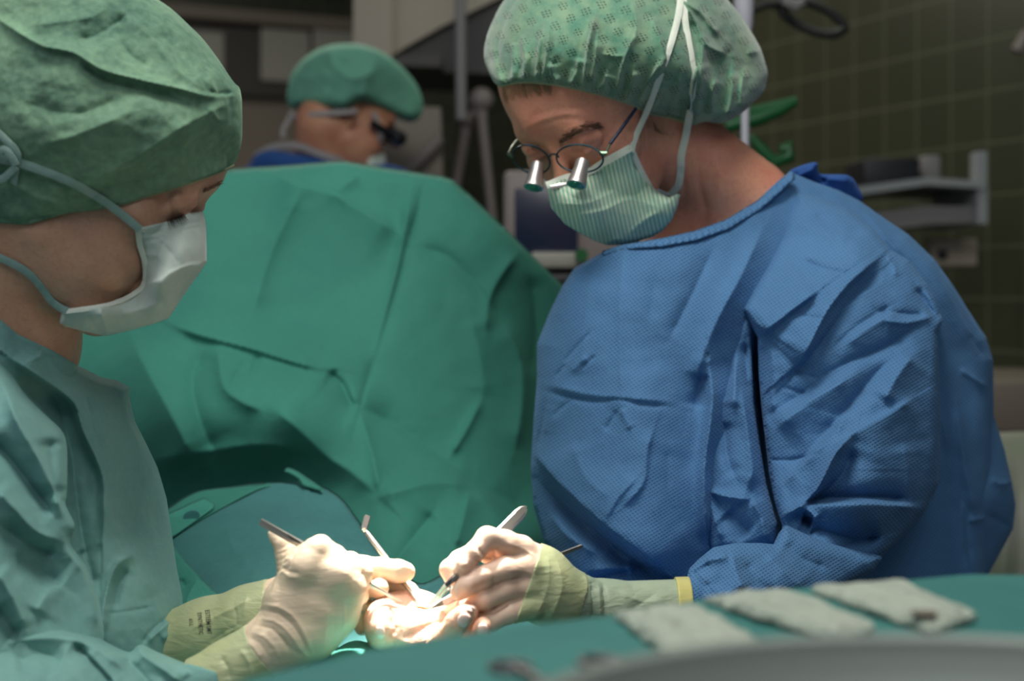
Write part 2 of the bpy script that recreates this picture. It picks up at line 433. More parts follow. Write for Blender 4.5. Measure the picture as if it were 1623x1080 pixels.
def tiles(name, col, grout, size):
    m, t, b, N, L = nt(name); uv = N.new('ShaderNodeUVMap'); br = N.new('ShaderNodeTexBrick'); br.offset = 0; br.squash = 1
    L.new(uv.outputs[0], br.inputs['Vector']); br.inputs['Scale'].default_value = 1; br.inputs['Brick Width'].default_value = size; br.inputs['Row Height'].default_value = size
    br.inputs['Mortar Size'].default_value = size*.032; br.inputs['Mortar Smooth'].default_value = .2
    br.inputs['Color1'].default_value = C4(col); br.inputs['Color2'].default_value = C4(tuple(x*.88 for x in col)); br.inputs['Mortar'].default_value = C4(grout)
    L.new(br.outputs[0], b.inputs['Base Color']); b.inputs['Roughness'].default_value = .35
    return m
M = {}
M['gown_blue'] = cloth('blue_gown_fabric', (.066, .175, .345), (.048, .14, .285), crumple=.16, scale=11, sheen=.35, dots=1.0)
M['gown_deep'] = cloth('deep_blue_fabric', (.03, .10, .33), (.02, .075, .26), crumple=.3, scale=16, sheen=.25)
M['gown_green'] = cloth('grey_green_gown_fabric', (.215, .42, .375), (.15, .32, .305), crumple=.12, scale=9, sheen=.3, weave=.2)
M['drape'] = cloth('green_drape_fabric', (.055, .265, .20), (.045, .225, .175), crumple=.06, scale=6, sheen=.22, weave=.15)
M['drape_blue'] = cloth('blue_green_drape_fabric', (.075, .26, .255), (.06, .20, .205), crumple=.22, scale=10, sheen=.2, weave=.15)
M['drape_light'] = cloth('light_green_strip', (.08, .37, .29), (.06, .30, .24), crumple=.15, scale=10)
M['table_drape'] = cloth('teal_table_cover', (.052, .20, .18), (.042, .17, .155), crumple=.18, scale=9, weave=.15)
M['cap'] = cloth('green_cap_fabric', (.20, .34, .215), (.055, .135, .10), crumple=.3, scale=22, sheen=.4, fibre=.15)
M['cap_far'] = cloth('green_cap_fabric_smooth', (.16, .42, .30), (.12, .33, .25), crumple=.3, scale=16, sheen=.3)
M['band'] = cloth('cap_elastic', (.45, .50, .30), crumple=.2, scale=40)
M['mask_w'] = cloth('pale_mask_fabric', (.62, .70, .62), (.52, .62, .56), crumple=.2, scale=22, sheen=.3)
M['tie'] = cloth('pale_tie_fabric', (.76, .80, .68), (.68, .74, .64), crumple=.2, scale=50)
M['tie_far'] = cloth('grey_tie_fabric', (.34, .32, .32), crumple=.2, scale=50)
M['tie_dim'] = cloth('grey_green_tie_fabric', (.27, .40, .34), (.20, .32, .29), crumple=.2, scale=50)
M['skin_s'] = skin('surgeon_skin', (.78, .37, .235), (.70, .27, .18))
M['skin_a'] = skin('assistant_skin', (.62, .36, .24), (.54, .28, .18))
M['skin_n'] = skin('anaesthetist_skin', (.56, .29, .17), (.50, .21, .13))
M['skin_p'] = skin('patient_skin', (.80, .52, .38), (.74, .42, .29))
M['nail'] = plain('nail', (.86, .60, .52), .3)
M['glove'] = latex('cream_latex', (.78, .63, .45), (.73, .57, .41))
M['glove_pink'] = latex('flesh_latex', (.82, .60, .46), (.78, .53, .40), wr=.12)
M['cuff'] = latex('yellow_green_latex', (.50, .53, .29), (.42, .47, .28), rough=.45, wr=.35)
M['cuff_g'] = latex('sage_latex_over_cuff', (.40, .47, .33), (.33, .42, .30), rough=.5, wr=.4)
M['cuff_rim'] = latex('yellow_rolled_rim', (.66, .60, .22), (.58, .54, .20))
M['steel'] = plain('brushed_steel', (.60, .57, .52), .34, .85)
M['steel_dark'] = plain('dark_steel', (.16, .165, .17), .35, .9)
M['silver'] = plain('satin_aluminium', (.62, .58, .56), .35, .85)
M['frame'] = plain('dark_teal_metal', (.03, .07, .09), .3, .8)
M['frame_green'] = plain('greenish_metal', (.14, .22, .15), .3, .9)
M['navy'] = plain('navy_tube', (.01, .018, .05), .4)
M['hair'] = plain('ash_blond_hair', (.30, .19, .10), .5)
M['brow'] = plain('brown_brow_hair', (.16, .08, .045), .6)
M['lash'] = plain('black_lashes', (.006, .005, .005), .5)
M['ink'] = plain('black_print', (.05, .05, .05), .7)
M['gauze'] = cloth('grey_white_gauze', (.46, .50, .42), (.38, .43, .36), crumple=.7, scale=45, weave=.8, wsc=420)
M['beige'] = plain('beige_lacquer', (.40, .34, .27), .5)
M['beige_dim'] = plain('warm_grey_panel', (.20, .165, .13), .5)
M['door_pale'] = plain('pale_steel_door', (.34, .33, .29), .45)
M['dark'] = plain('dark_grey_plastic', (.018, .018, .016), .5)
M['dark_brown'] = plain('dark_brown_panel', (.035, .03, .025), .5)
M['grey_plastic'] = plain('grey_plastic', (.22, .21, .21), .5)
M['mauve_plastic'] = plain('mauve_grey_plastic', (.24, .20, .19), .5)
M['shelf'] = plain('grey_lacquer_shelf', (.30, .32, .33), .4)
M['black'] = plain('black_plastic', (.008, .008, .012), .45)
M['screen'] = plain('dim_screen', (.010, .013, .026), .25, emit=(.25, .35, .9), es=.012)
M['white_plastic'] = plain('white_plastic', (.48, .48, .54), .4)
M['green_plastic'] = plain('green_plastic', (.008, .11, .03), .4)
M['floor'] = plain('grey_floor', (.10, .11, .10), .5)
M['ceil'] = plain('ceiling_paint', (.45, .45, .42), .8)
M['tile'] = tiles('olive_tile', (.050, .054, .030), (.095, .102, .066), .15)
M['table_metal'] = plain('table_steel', (.35, .36, .36), .4, .7)
M['dish'] = plain('steel_dish', (.30, .33, .30), .5, .25)
# glass
m, t, b, N, L = nt('lens_glass'); b.inputs['Base Color'].default_value = (1, 1, 1, 1); b.inputs['Roughness'].default_value = .02; b.inputs['Transmission Weight'].default_value = 1; b.inputs['IOR'].default_value = 1.06; M['glass'] = m
m, t, b, N, L = nt('coated_loupe_lens'); b.inputs['Base Color'].default_value = (.10, .32, .26, 1); b.inputs['Roughness'].default_value = .05; b.inputs['Metallic'].default_value = .75; M['loupe_lens'] = m
# striped mask, lace cap, brows --------------------------------------------
def mask_striped():
    m, t, b, N, L = nt('striped_mask_fabric'); uv = N.new('ShaderNodeUVMap'); mp = N.new('ShaderNodeMapping'); L.new(uv.outputs[0], mp.inputs[0])
    mp.inputs['Rotation'].default_value = (0, 0, .22)
    wv = N.new('ShaderNodeTexWave'); wv.bands_direction = 'X'; wv.inputs['Scale'].default_value = 4.8; wv.inputs['Distortion'].default_value = .15
    L.new(mp.outputs[0], wv.inputs['Vector'])
    n1 = noise_(N, L, uv.outputs[0], 3.0, 3)
    c = mixc(N, L, ramp(N, L, wv.outputs[0], .3, .75), (.28, .58, .44), (.82, .88, .66)); c = mixc(N, L, math_(N, L, 'MULTIPLY', ramp(N, L, n1.outputs[0], .45, .7), .4), c, (.24, .52, .40))
    L.new(c, b.inputs['Base Color']); b.inputs['Roughness'].default_value = .75; b.inputs['Sheen Weight'].default_value = .2
    L.new(bump(N, L, wv.outputs[0], .3, .001), b.inputs['Normal']); return m
M['mask_s'] = mask_striped()
def lace():
    m, t, b, N, L = nt('perforated_cap_fabric'); uv = N.new('ShaderNodeUVMap')
    n0 = noise_(N, L, uv.outputs[0], 2.2, 3); mx = N.new('ShaderNodeVectorMath'); mx.operation = 'MULTIPLY_ADD'; L.new(n0.outputs[1], mx.inputs[0]); mx.inputs[1].default_value = (.10, .10, .1); L.new(uv.outputs[0], mx.inputs[2])
    def vor(sx, sy, rot):
        mp = N.new('ShaderNodeMapping'); L.new(mx.outputs[0], mp.inputs[0]); mp.inputs['Scale'].default_value = (sx, sy, 1); mp.inputs['Rotation'].default_value = (0, 0, rot)
        v = N.new('ShaderNodeTexVoronoi'); v.voronoi_dimensions = '2D'; v.inputs['Randomness'].default_value = 0; v.inputs['Scale'].default_value = 1; L.new(mp.outputs[0], v.inputs['Vector']); return v.outputs['Distance']
    patch = ramp(N, L, vor(3.6, 4.2, .5), .34, .28); holes = ramp(N, L, vor(17, 25, .35), .38, .24)
    h = math_(N, L, 'MULTIPLY', patch, holes)
    g = noise_(N, L, uv.outputs[0], 3, 4); f = noise_(N, L, uv.outputs[0], 30, 3)
    c = mixc(N, L, ramp(N, L, g.outputs[0], .35, .65), (.075, .21, .14), (.21, .32, .20)); c = mixc(N, L, math_(N, L, 'MULTIPLY', ramp(N, L, f.outputs[0], .4, .7), .3), c, (.17, .42, .30))
    c = mixc(N, L, math_(N, L, 'MULTIPLY', h, .85), c, (.035, .07, .04))
    L.new(c, b.inputs['Base Color']); b.inputs['Roughness'].default_value = .8; b.inputs['Sheen Weight'].default_value = .4; b.inputs['Specular IOR Level'].default_value = .2
    nr = bump(N, L, math_(N, L, 'MULTIPLY', h, -1), .4, .002); tc = N.new('ShaderNodeTexCoord'); n2 = noise_(N, L, tc.outputs['Object'], 90, 4)
    L.new(bump(N, L, n2.outputs[0], .4, .002, nr), b.inputs['Normal']); return m
M['lace'] = lace()
#@@SETTING
# ================================================================== setting
UR = Vector((-.426, .905, 0)).normalized(); NR = Vector((-UR.y, UR.x, 0)); PR = Vector((1.44, 3.98, 0))      # right wall: runs away to the left
COR = PR+UR*4.1; UB = Vector((-UR.y, UR.x, 0)); NB = Vector((-UR.x, -UR.y, 0))                                   # back wall
class Wall:
    def __init__(s, p, u, n): s.p, s.u, s.n = p, u, n
    def hit(s, px, py, off=0):
        d = P(px, py, 1)-Vector((0, 0, CAMZ)); q = s.p+s.n*off; k = (q-Vector((0, 0, CAMZ))).dot(s.n)/d.dot(s.n)
        w_ = Vector((0, 0, CAMZ))+d*k; return (w_-s.p).dot(s.u), w_.z
    def box(s, mb, s0, s1, z0, z1, n0, n1, bev=0):
        c = s.p+s.u*(s0+s1)/2+s.n*(n0+n1)/2; c.z = (z0+z1)/2
        rot = Matrix((s.u, s.n, (0, 0, 1))).transposed().to_quaternion()
        mb.box(c, (abs(s1-s0), abs(n1-n0), abs(z1-z0)), rot, bev); return mb
    def pbox(s, mb, x0, y0, x1, y1, n0, n1, bev=0):
        a = s.hit(x0, y0, n1); b = s.hit(x1, y0, n1); c = s.hit((x0+x1)/2, y0, n1)[1]; d = s.hit((x0+x1)/2, y1, n1)[1]
        return s.box(mb, a[0], b[0], c, d, n0, n1, bev)
WR = Wall(PR, UR, NR); WB = Wall(COR, UB, NB)
def wall(name, p, u, s0, s1, mat, h=3.05, voff=-.025):
    me = bpy.data.meshes.new(name); a = p+u*s0; b = p+u*s1
    me.from_pydata([(a.x, a.y, 0), (b.x, b.y, 0), (b.x, b.y, h), (a.x, a.y, h)], [], [(0, 1, 2, 3)])
    uv = me.uv_layers.new(name='tile')
    for i, c in enumerate([(s0, voff), (s1, voff), (s1, h+voff), (s0, h+voff)]): uv.data[i].uv = c
    o = link(name, me, mat, None, False); return tag(o, None, None, kind='structure')
wall('wall_right', PR, UR, -5.2, 4.1, M['tile']); wall('wall_back', COR, UB, 0, 7.2, M['tile'])
fl = MB(); fl.box((-.9, 3.2, -.05), (7.5, 9.5, .1)); tag(fl.build('floor', M['floor'], None, False), None, None, kind='structure')
fl = MB(); fl.box((-.9, 3.2, 3.1), (7.5, 9.5, .1)); tag(fl.build('ceiling', M['ceil'], None, False), None, None, kind='structure')
# ---- wall cabinet with pale doors (behind the anaesthetist)
t = empty('wall_cabinet', COR+UB*3.2, 'long wall cabinet with pale doors and dark gaps behind the anaesthetist', 'cabinet')
mb = MB(); WB.pbox(mb, 190, 44, 575, 150, .02, .30); mb.build('body', M['dark_brown'], t, False)
mb = MB(); WB.pbox(mb, 190, 14, 575, 34, .02, .36); mb.build('top_rail', M['beige_dim'], t, False)
for x0, x1 in ((225, 356), (414, 492), (497, 575)):
    mb = MB(); WB.pbox(mb, x0, 46, x1, 130, .302, .33, .01); mb.build('door', M['door_pale'], t, False)
mb = MB(); WB.pbox(mb, 190, 152, 620, 420, .02, .22); tag(mb.build('wall_panel', M['beige_dim'], None, False), 'plain brown-grey panel below the wall cabinet', 'panel')
# ---- pendant
def prism(mb, poly, d0, d1):
    bm = mb.bm; a = [bm.verts.new(P(x, y, d0)) for x, y in poly]; k = d1-d0
    b_ = [bm.verts.new(P(x, y, d0)+Vector((0, k, 0))) for x, y in poly]; n = len(poly)
    bm.faces.new(a); bm.faces.new(b_[::-1])
    for i in range(n): bm.faces.new((a[i], b_[i], b_[(i+1) % n], a[(i+1) % n]))
    return mb
t = empty('ceiling_pendant', P(650, -60, 3.7), 'large beige ceiling pendant unit with slanted underside above the anaesthetist', 'medical equipment')
mb = MB(); prism(mb, [(560, -120), (560, 70), (612, 95), (622, 88), (622, -120)], 3.66, 4.0); mb.build('side_housing', M['beige'], t, False)
mb = MB(); prism(mb, [(622, -120), (622, 88), (640, 76), (700, 42), (800, -8), (860, -120)], 3.7, 4.0); mb.build('housing', M['beige'], t, False)
mb = MB(); prism(mb, [(640, 82), (702, 46), (800, -2), (830, 60), (800, 118), (632, 112)], 3.74, 4.1); mb.build('dark_wall_box', M['dark'], t, False)  # added dark box standing in for the dark wall area behind, no pendant part
mb = MB(); prism(mb, [(628, 88), (700, 86), (700, 106), (630, 104)], 3.62, 3.72); mb.build('rail', M['dark_brown'], t, False)
mb = MB(); mb.tube([P(730, -120, 3.3), P(730, 60, 3.3), P(731, 190, 3.3)], .0105*1.2); tag(mb.build('support_tube', M['grey_plastic']), 'thin grey tube hanging vertically from the ceiling pendant', 'tube')
t = empty('equipment_stand', P(770, 420, 3.0), 'grey stand with round joint and two poles behind the green drape', 'stand')
mb = MB(); r = bmesh.ops.create_icosphere(mb.bm, subdivisions=3, radius=.031, matrix=Matrix.Translation(P(763, 158, 3.6))); mb.build('joint', M['mauve_plastic'], t)
mb = MB(); mb.tube([P(763, 160, 3.6), P(764, 190, 3.6), P(780, 345, 3.6), P(790, 480, 3.6)], [.018, .0125, .0115, .0115]); mb.build('pole', M['mauve_plastic'], t)
mb = MB(); mb.tube([P(757, 172, 3.62), P(741, 192, 3.62), P(722, 300, 3.65), P(705, 400, 3.65)], [.012, .014, .0125, .012]); mb.build('pole', M['mauve_plastic'], t)
mb = MB(); mb.tube([P(734, 187, 3.6), P(746, 190, 3.59)], .014); mb.build('knob', M['mauve_plastic'], t)
mb = MB(); mb.tube([P(699, 218, 3.45), P(650, 268, 3.45), P(620, 300, 3.45)], .016); tag(mb.build('diagonal_bar', M['mauve_plastic']), 'grey-brown bar leaning diagonally behind the anaesthetist', 'bar')
mb = MB(); prism(mb, [(560, 168), (698, 170), (702, 300), (560, 300)], 3.5, 3.6); tag(mb.build('supply_panel', M['beige_dim'], None, False), 'flat brown-grey supply panel right of the anaesthetist', 'panel')
# ---- monitor
t = empty('patient_monitor', P(880, 430, 2.6), 'dark-screened patient monitor between the green drape and the surgeon', 'monitor')
mb = MB(); c = P(893, 372, 2.62); mb.box(c+Vector((0, .06, 0)), (190*2.62/F, .1, 205*2.62/F), None, .012); mb.build('housing', M['mauve_plastic'], t)
mb = MB(); c = P(866, 350, 2.6); mb.box(c+Vector((0, .012, 0)), (100*2.6/F, .012, 104*2.6/F), None, .003); mb.build('screen', M['screen'], t)
mb = MB(); c = P(885, 413, 2.59); mb.box(c, (88*2.6/F, .05, 26*2.6/F), None, .006); kp = mb.build('control_panel', M['door_pale'], t)
mb = MB(); c = P(921, 405, 2.55); mb.tube([c, c+Vector((0, -.02, 0))], .012); mb.build('knob', M['green_plastic'], kp)
mb = MB(); c = P(900, 447, 2.58); mb.box(c, (110*2.6/F, .06, 26*2.6/F), None, .006); mb.build('lower_housing', M['black'], t)
# ---- infusion pole, green hooks, cable
t = empty('infusion_pole', P(1181, 900, 2.15), 'white infusion pole standing behind the blue-gowned surgeon', 'pole')
mb = MB(); mb.tube([P(1181, -60, 2.15), P(1181, 900, 2.15)], .0062); mb.build('pole', M['white_plastic'], t)
mb = MB(); mb.tube([P(1179, -70, 2.14), P(1179, 8, 2.14), P(1180, 40, 2.14), P(1181, 58, 2.14)], [.0155, .0155, .013, .008]); mb.build('collar', M['white_plastic'], t)
t = empty('green_hose_clamp', P(1220, 210, 2.5), 'bright green curved plastic clamp behind the surgeon\'s neck', 'clamp')
mb = MB(); mb.tube([P(1150, 200, 2.5), P(1200, 188, 2.5), P(1235, 174, 2.5), P(1262, 160, 2.5)], [.012, .014, .013, .008]); mb.tube([P(1188, 176, 2.5), P(1225, 168, 2.5), P(1262, 160, 2.5)], [.007, .008, .008]); mb.build('upper_jaw', M['green_plastic'], t)
mb = MB(); mb.tube([P(1190, 215, 2.5), P(1206, 235, 2.5), P(1226, 258, 2.5), P(1252, 248, 2.5), P(1250, 232, 2.5), P(1236, 238, 2.5)], [.006, .010, .013, .012, .012, .009]); mb.build('lower_jaw', M['green_plastic'], t)
mb = MB(); pts = []
for k in range(30):
    a = .9+k/29*5.6; pts.append(P(1287+50*math.cos(a)+8*math.sin(a), 27+24*math.sin(a)+14*math.cos(a), 2.7+.02*k/29))
mb.tube([P(1180, 20, 2.7), P(1215, 6, 2.7), P(1250, 8, 2.7)]+[pts[i] for i in range(14, 30)]+pts[:15], .0095, 10)
tag(mb.build('hose_loop', M['dark']), 'black hose hanging in a loop near the top edge, right of the surgeon\'s cap', 'hose')
mb = MB(); mb.tube([P(1232, -20, 2.65), P(1246, 2, 2.65), P(1262, 10, 2.65), P(1275, 2, 2.65)], [.006, .011, .012, .007]); tag(mb.build('hose_connector', M['grey_plastic']), 'pale hose connector at the start of the black loop', 'connector')
mb = MB(); mb.tube([P(1611, 82, 3.9), P(1630, 52, 3.9)], .017); tag(mb.build('wall_hook', M['mauve_plastic']), 'small pale hook at the right edge of the picture', 'hook')
# ---- wall shelf
t = empty('wall_shelf', WR.p+UR*.4, 'grey wall shelf carrying a black box on the olive tiled wall', 'shelf')
def wbox(x0, y0, x1, y1, d, th, bev=.004):
    mb = MB(); c = (P(x0, y0, d)+P(x1, y1, d))/2; mb.box(c+Vector((0, th/2, 0)), (abs(x1-x0)*d/F, th, abs(y1-y0)*d/F), None, bev); return mb
mb = MB(); prism(mb, [(1325, 300), (1345, 298), (1470, 281), (1562, 288), (1562, 299), (1470, 293), (1340, 312)], 3.55, 4.05); mb.build('top_board', M['shelf'], t, False)
mb = MB(); prism(mb, [(1380, 338), (1470, 326), (1562, 328), (1562, 352), (1470, 356), (1400, 366), (1370, 366)], 3.6, 4.05); mb.build('lower_board', M['grey_plastic'], t, False)
wbox(1547, 240, 1566, 290, 3.56, .05).build('bracket', M['shelf'], t, False); wbox(1550, 290, 1567, 356, 3.56, .4).build('side_board', M['shelf'], t, False)
wbox(1369, 250, 1459, 299, 3.62, .22, .008); mb = wbox(1369, 250, 1459, 297, 3.62, .22, .008); tag(mb.build('black_box', M['black']), 'black electronic box standing on the wall shelf', 'box')
mb = wbox(1463, 246, 1492, 284, 3.7, .2, .008); tag(mb.build('grey_box', M['grey_plastic']), 'small grey box beside the black box on the wall shelf', 'box')
t = empty('socket_box', P(1515, 400, 3.85), 'beige socket box with one dark hole under the wall shelf', 'socket')
wbox(1476, 378, 1550, 422, 3.8, .08, .006).build('housing', M['beige'], t); wbox(1487, 396, 1502, 412, 3.79, .02, .004).build('socket', M['black'], t)
mb = wbox(1550, 604, 1760, 688, 2.9, .5, .01); tag(mb.build('low_cabinet', M['beige_dim']), 'brown-grey low cabinet at the right edge behind the surgeon', 'cabinet')
# ================================================================== anaesthesia drape
DFOLD = [
 (.014, 9, 55, [(434, 276), (479, 296), (526, 307), (580, 338), (637, 373)]), (.006, 10, 14, [(526, 307), (568, 279)]),
 (-.012, 26, 10, [(668, 300), (660, 342), (645, 390), (635, 435), (612, 510), (590, 580), (572, 640)]), (.012, 8, 50, [(650, 300), (636, 390), (610, 500), (585, 600)][::-1]),
 (-.006, 12, 16, [(645, 392), (690, 398), (715, 410), (740, 435), (772, 477), (810, 525), (826, 570)]),
 (.011, 8, 12, [(822, 400), (795, 435), (775, 477), (771, 530)]), (-.010, 30, 18, [(840, 430), (850, 520), (840, 600)]),
 (.012, 26, 5, [(265, 511), (310, 530), (388, 550), (460, 572), (504, 584), (522, 586)]), (-.012, 6, 20, [(519, 588), (541, 607), (556, 640), (568, 645)]),
 (-.034, 46, 30, [(556, 636), (629, 676), (700, 724), (745, 760), (815, 798), (870, 830)]), (.022, 30, 26, [(596, 790), (640, 776), (690, 766), (748, 772)]),
 (.008, 10, 12, [(570, 650), (590, 719), (603, 786)]), (.010, 6, 7, [(764, 633), (740, 680), (715, 722)]), (.007, 30, 20, [(745, 500), (760, 560), (767, 618), (764, 633)]),
 (.016, 12, 26, [(794, 500), (825, 566), (828, 642), (815, 720)]), (.024, 60, 24, [(420, 640), (455, 664), (516, 722), (562, 752), (599, 786)]),
 (.010, 5, 26, [(116, 500), (108, 570), (100, 640)]), (.018, 34, 34, [(205, 530), (240, 600), (268, 650), (312, 740)]), (-.020, 26, 26, [(330, 545), (305, 600), (318, 670), (350, 730)]),
 (.010, 20, 12, [(345, 540), (357, 616), (415, 652)]), (-.005, 5, 6, [(410, 564), (399, 594)]), (-.004, 8, 8, [(390, 572), (365, 614)]),
 (.012, 20, 26, [(748, 772), (800, 830), (850, 880)]), (.014, 16, 16, [(745, 775), (735, 820), (720, 870)]), (-.02, 20, 20, [(690, 810), (650, 860), (620, 900)]),
 (.006, 14, 14, [(480, 296), (430, 400), (400, 500)]), (.006, 60, 60, [(300, 420), (420, 470), (560, 480)]), (.010, 20, 20, [(240, 730), (330, 715), (420, 705), (480, 715)])]
DFOLD = [((f[0]*1.6 if abs(f[0]) < .02 else f[0]*1.15),)+tuple(f[1:]) for f in DFOLD]
dr = relief('anaesthesia_drape', [(20, 640), (50, 545), (95, 470), (170, 370), (280, 296), (368, 267), (450, 262), (520, 256), (548, 255), (600, 264), (700, 279), (718, 285), (745, 309), (800, 361), (850, 411), (895, 456), (960, 540), (985, 700), (960, 900), (880, 990), (700, 1010), (400, 1000), (150, 930)],
  [(368, 300, 1.93), (540, 290, 1.95), (720, 310, 1.97), (890, 480, 2.0), (150, 500, 1.86), (450, 500, 1.86), (650, 550, 1.86), (850, 700, 1.9), (300, 680, 1.71), (450, 680, 1.69), (420, 748, 1.755), (290, 765, 1.77), (520, 770, 1.72), (600, 800, 1.66), (760, 860, 1.66), (500, 900, 1.66), (250, 850, 1.80), (900, 900, 1.75), (650, 960, 1.5)],
  M['drape'], edge=(26, .035), thick=.003, folds=DFOLD, sp=3.0, noise=[(.006, 130, 3), (.0012, 40, 11)], smooth=False)
tag(dr, 'big green surgical drape hung as a screen between the assistant and the surgeon', 'drape')
# ================================================================== heads
def headM(px, py, d, yaw, pitch, roll, sc):
    y, p, r = map(math.radians, (yaw, pitch, roll))
    fw = Vector((-math.sin(y)*math.cos(p), -math.cos(y)*math.cos(p), -math.sin(p))); lf = Vector((math.cos(y), -math.sin(y), 0))
    bk = -fw; up = lf.cross(bk); lf, up = lf*math.cos(r)+up*math.sin(r), up*math.cos(r)-lf*math.sin(r)
    A = np.array([[lf.x, bk.x, up.x], [lf.y, bk.y, up.y], [lf.z, bk.z, up.z]]); o = np.array(P(px, py, d))
    return A, o, sc
def HP(H, x, y, z): return H[1]+H[0] @ (np.array((x, y, z))*H[2])
def pix(v): return (CX+v[0]*F/v[1], HY+(CAMZ-v[2])*F/v[1])
def head(s, H, nose=1.0, ear=0.0):
    A, o, k = H
    def e(c, r, kk=.01, sub=False, rot=None):
        Mx = A if rot is None else A @ rot
        s.ell(HP(H, *c), np.array(r)*k, Mx, kk*k, sub)
    def c(a, b, ra, rb, kk=.006, sub=False): s.cone(HP(H, *a), HP(H, *b), ra*k, rb*k, kk*k, sub)
    e((0, .018, .045), (.074, .094, .080), 0); e((0, -.015, .035), (.068, .074, .068), .02)
    e((0, -.034, -.02), (.060, .054, .082), .02); c((-.038, -.012, -.070), (-.012, -.066, -.104), .018, .017, .02); c((.038, -.012, -.070), (.012, -.066, -.104), .018, .017, .02)
    c((-.010, -.074, -.106), (.010, -.074, -.106), .015, .015, .014); e((0, -.04, -.085), (.042, .040, .030), .02)
    c((-.030, -.076, .024), (.030, -.076, .024), .013, .013, .012); c((-.012, -.080, .040), (.012, -.080, .040), .010, .010, .02)
    e((.026, -.056, -.060), (.028, .030, .030), .016); e((-.026, -.056, -.060), (.028, .030, .030), .016)
    for q in (-1, 1):
        e((q*.043, -.060, -.022), (.020, .020, .017), .014)
        e((q*.031, -.094, .001), (.017, .016, .0125), .008, True)
        e((q*.031, -.0745, .000), (.0130, .0125, .0125), .001)
        c((q*.019, -.0855, .0005), (q*.031, -.0905, -.001), .0026, .0032, .003); c((q*.031, -.0905, -.001), (q*.044, -.081, .001), .0032, .0022, .003)
        c((q*.020, -.084, .008), (q*.032, -.0875, .0105), .0045, .005, .004); c((q*.032, -.0875, .0105), (q*.045, -.078, .006), .005, .004, .004)
        c((q*.022, -.083, -.010), (q*.042, -.078, -.009), .003, .003, .005)
        c((q*.009, -.103, -.036), (q*.013, -.095, -.036), .0075, .006, .004)
        rot = np.array(Matrix.Rotation(q*.35, 3, 'Z') @ Matrix.Rotation(-.15, 3, 'X')); e((q*.073, .012, -.004+ear), (.007, .018, .031), .004, False, rot); e((q*.0785, .008, -.002+ear), (.004, .010, .018), .003, True, rot)
        c((q*.070, .002, -.028+ear), (q*.062, -.004, -.040+ear), .007, .008, .006)
    c((0, -.084, .016), (0, -.084-.022*nose, -.022), .0075, .0085, .008); c((0, -.084-.022*nose, -.022), (0, -.084-.032*nose, -.036+(1-nose)*.03), .0085, .0100, .006)
    c((-.020, -.0905, -.064), (0, -.0985, -.0605), .0038, .005, .004); c((.020, -.0905, -.064), (0, -.0985, -.0605), .0038, .005, .004)
    c((-.017, -.089, -.073), (.017, -.089, -.073), .006, .006, .005); c((-.022, -.094, -.068), (.022, -.094, -.068), .0012, .0012, .002, True)
def px_chain(s, pts, k=.003, dd=0):
    Q_ = [(np.array(P(x, y, d+dd)), r*d/F) for x, y, d, r in pts]
    for (a, ra), (b_, rb) in zip(Q_, Q_[1:]): s.cone(a, b_, ra, rb, k)
    return s
def ribbon(name, path, wpx, names, off, mat, parent, th=.0009, step=8, fall=None, smooth_n=3):
    """a flat tape following the surface under it"""
    pl = resample(np.array([p[:2] for p in path], float), step); pts = []; nrm = []; ds = []
    L_ = len(pl)
    for i, (x, y) in enumerate(pl):
        best = None
        d = (P(x, y, 1)-Vector((0, 0, CAMZ))).normalized()
        for n in names:
            r = BV[n].ray_cast(Vector((0, 0, CAMZ)), d)
            if r[0] is not None and (best is None or r[0].y < best[0].y): best = r
        ds.append(best[0].y-off if best else None); nrm.append(best[1] if best else None)
    if len(path[0]) > 2:      # explicit depths
        pd = resample(np.array(path, float), step); 
        for i in range(L_):
            if pd[i][2] > 0: ds[i] = pd[i][2] if ds[i] is None else min(ds[i], pd[i][2])
    last = next(v for v in ds if v is not None)
    for i in range(L_):
        if ds[i] is None: ds[i] = last
        last = ds[i]
    a = np.array(ds)
    for _ in range(smooth_n): a[1:-1] = (a[:-2]+a[1:-1]*2+a[2:])/4
    pts = [P(x, y, d) for (x, y), d in zip(pl, a)]
    mb = MB(); bm = mb.bm; rows = []
    for i, p in enumerate(pts):
        t_ = (pts[min(i+1, L_-1)]-pts[max(i-1, 0)]).normalized(); n = Vector((0, -1, 0))
        if nrm[i] is not None:
            n = (Vector((0, -1, 0))*1.0+Vector(nrm[i])*(1 if nrm[i].y < 0 else -1)*.8).normalized()
        sd = t_.cross(n).normalized(); n = sd.cross(t_).normalized()
        wv = (wpx if not isinstance(wpx, (list, tuple)) else wpx[0]+(wpx[1]-wpx[0])*i/(L_-1))*a[i]/F/2
        rows.append([bm.verts.new(p+sd*wv*q+n*th*e) for q, e in ((-1, -.5), (-1, .5), (-.4, 1), (.4, 1), (1, .5), (1, -.5))])
    for u, v in zip(rows, rows[1:]):
        for k in range(6): bm.faces.new((u[k], u[(k+1) % 6], v[(k+1) % 6], v[k]))
    bm.faces.new(rows[0][::-1]); bm.faces.new(rows[-1])
    return mb.build(name, mat, parent)
def hairs(name, roots, mat, parent, r=.00022):
    mb = MB()
    for pts in roots: mb.tube(pts, [r]*(len(pts)-1)+[r*.3], 4, False)
    return mb.build(name, mat, parent)
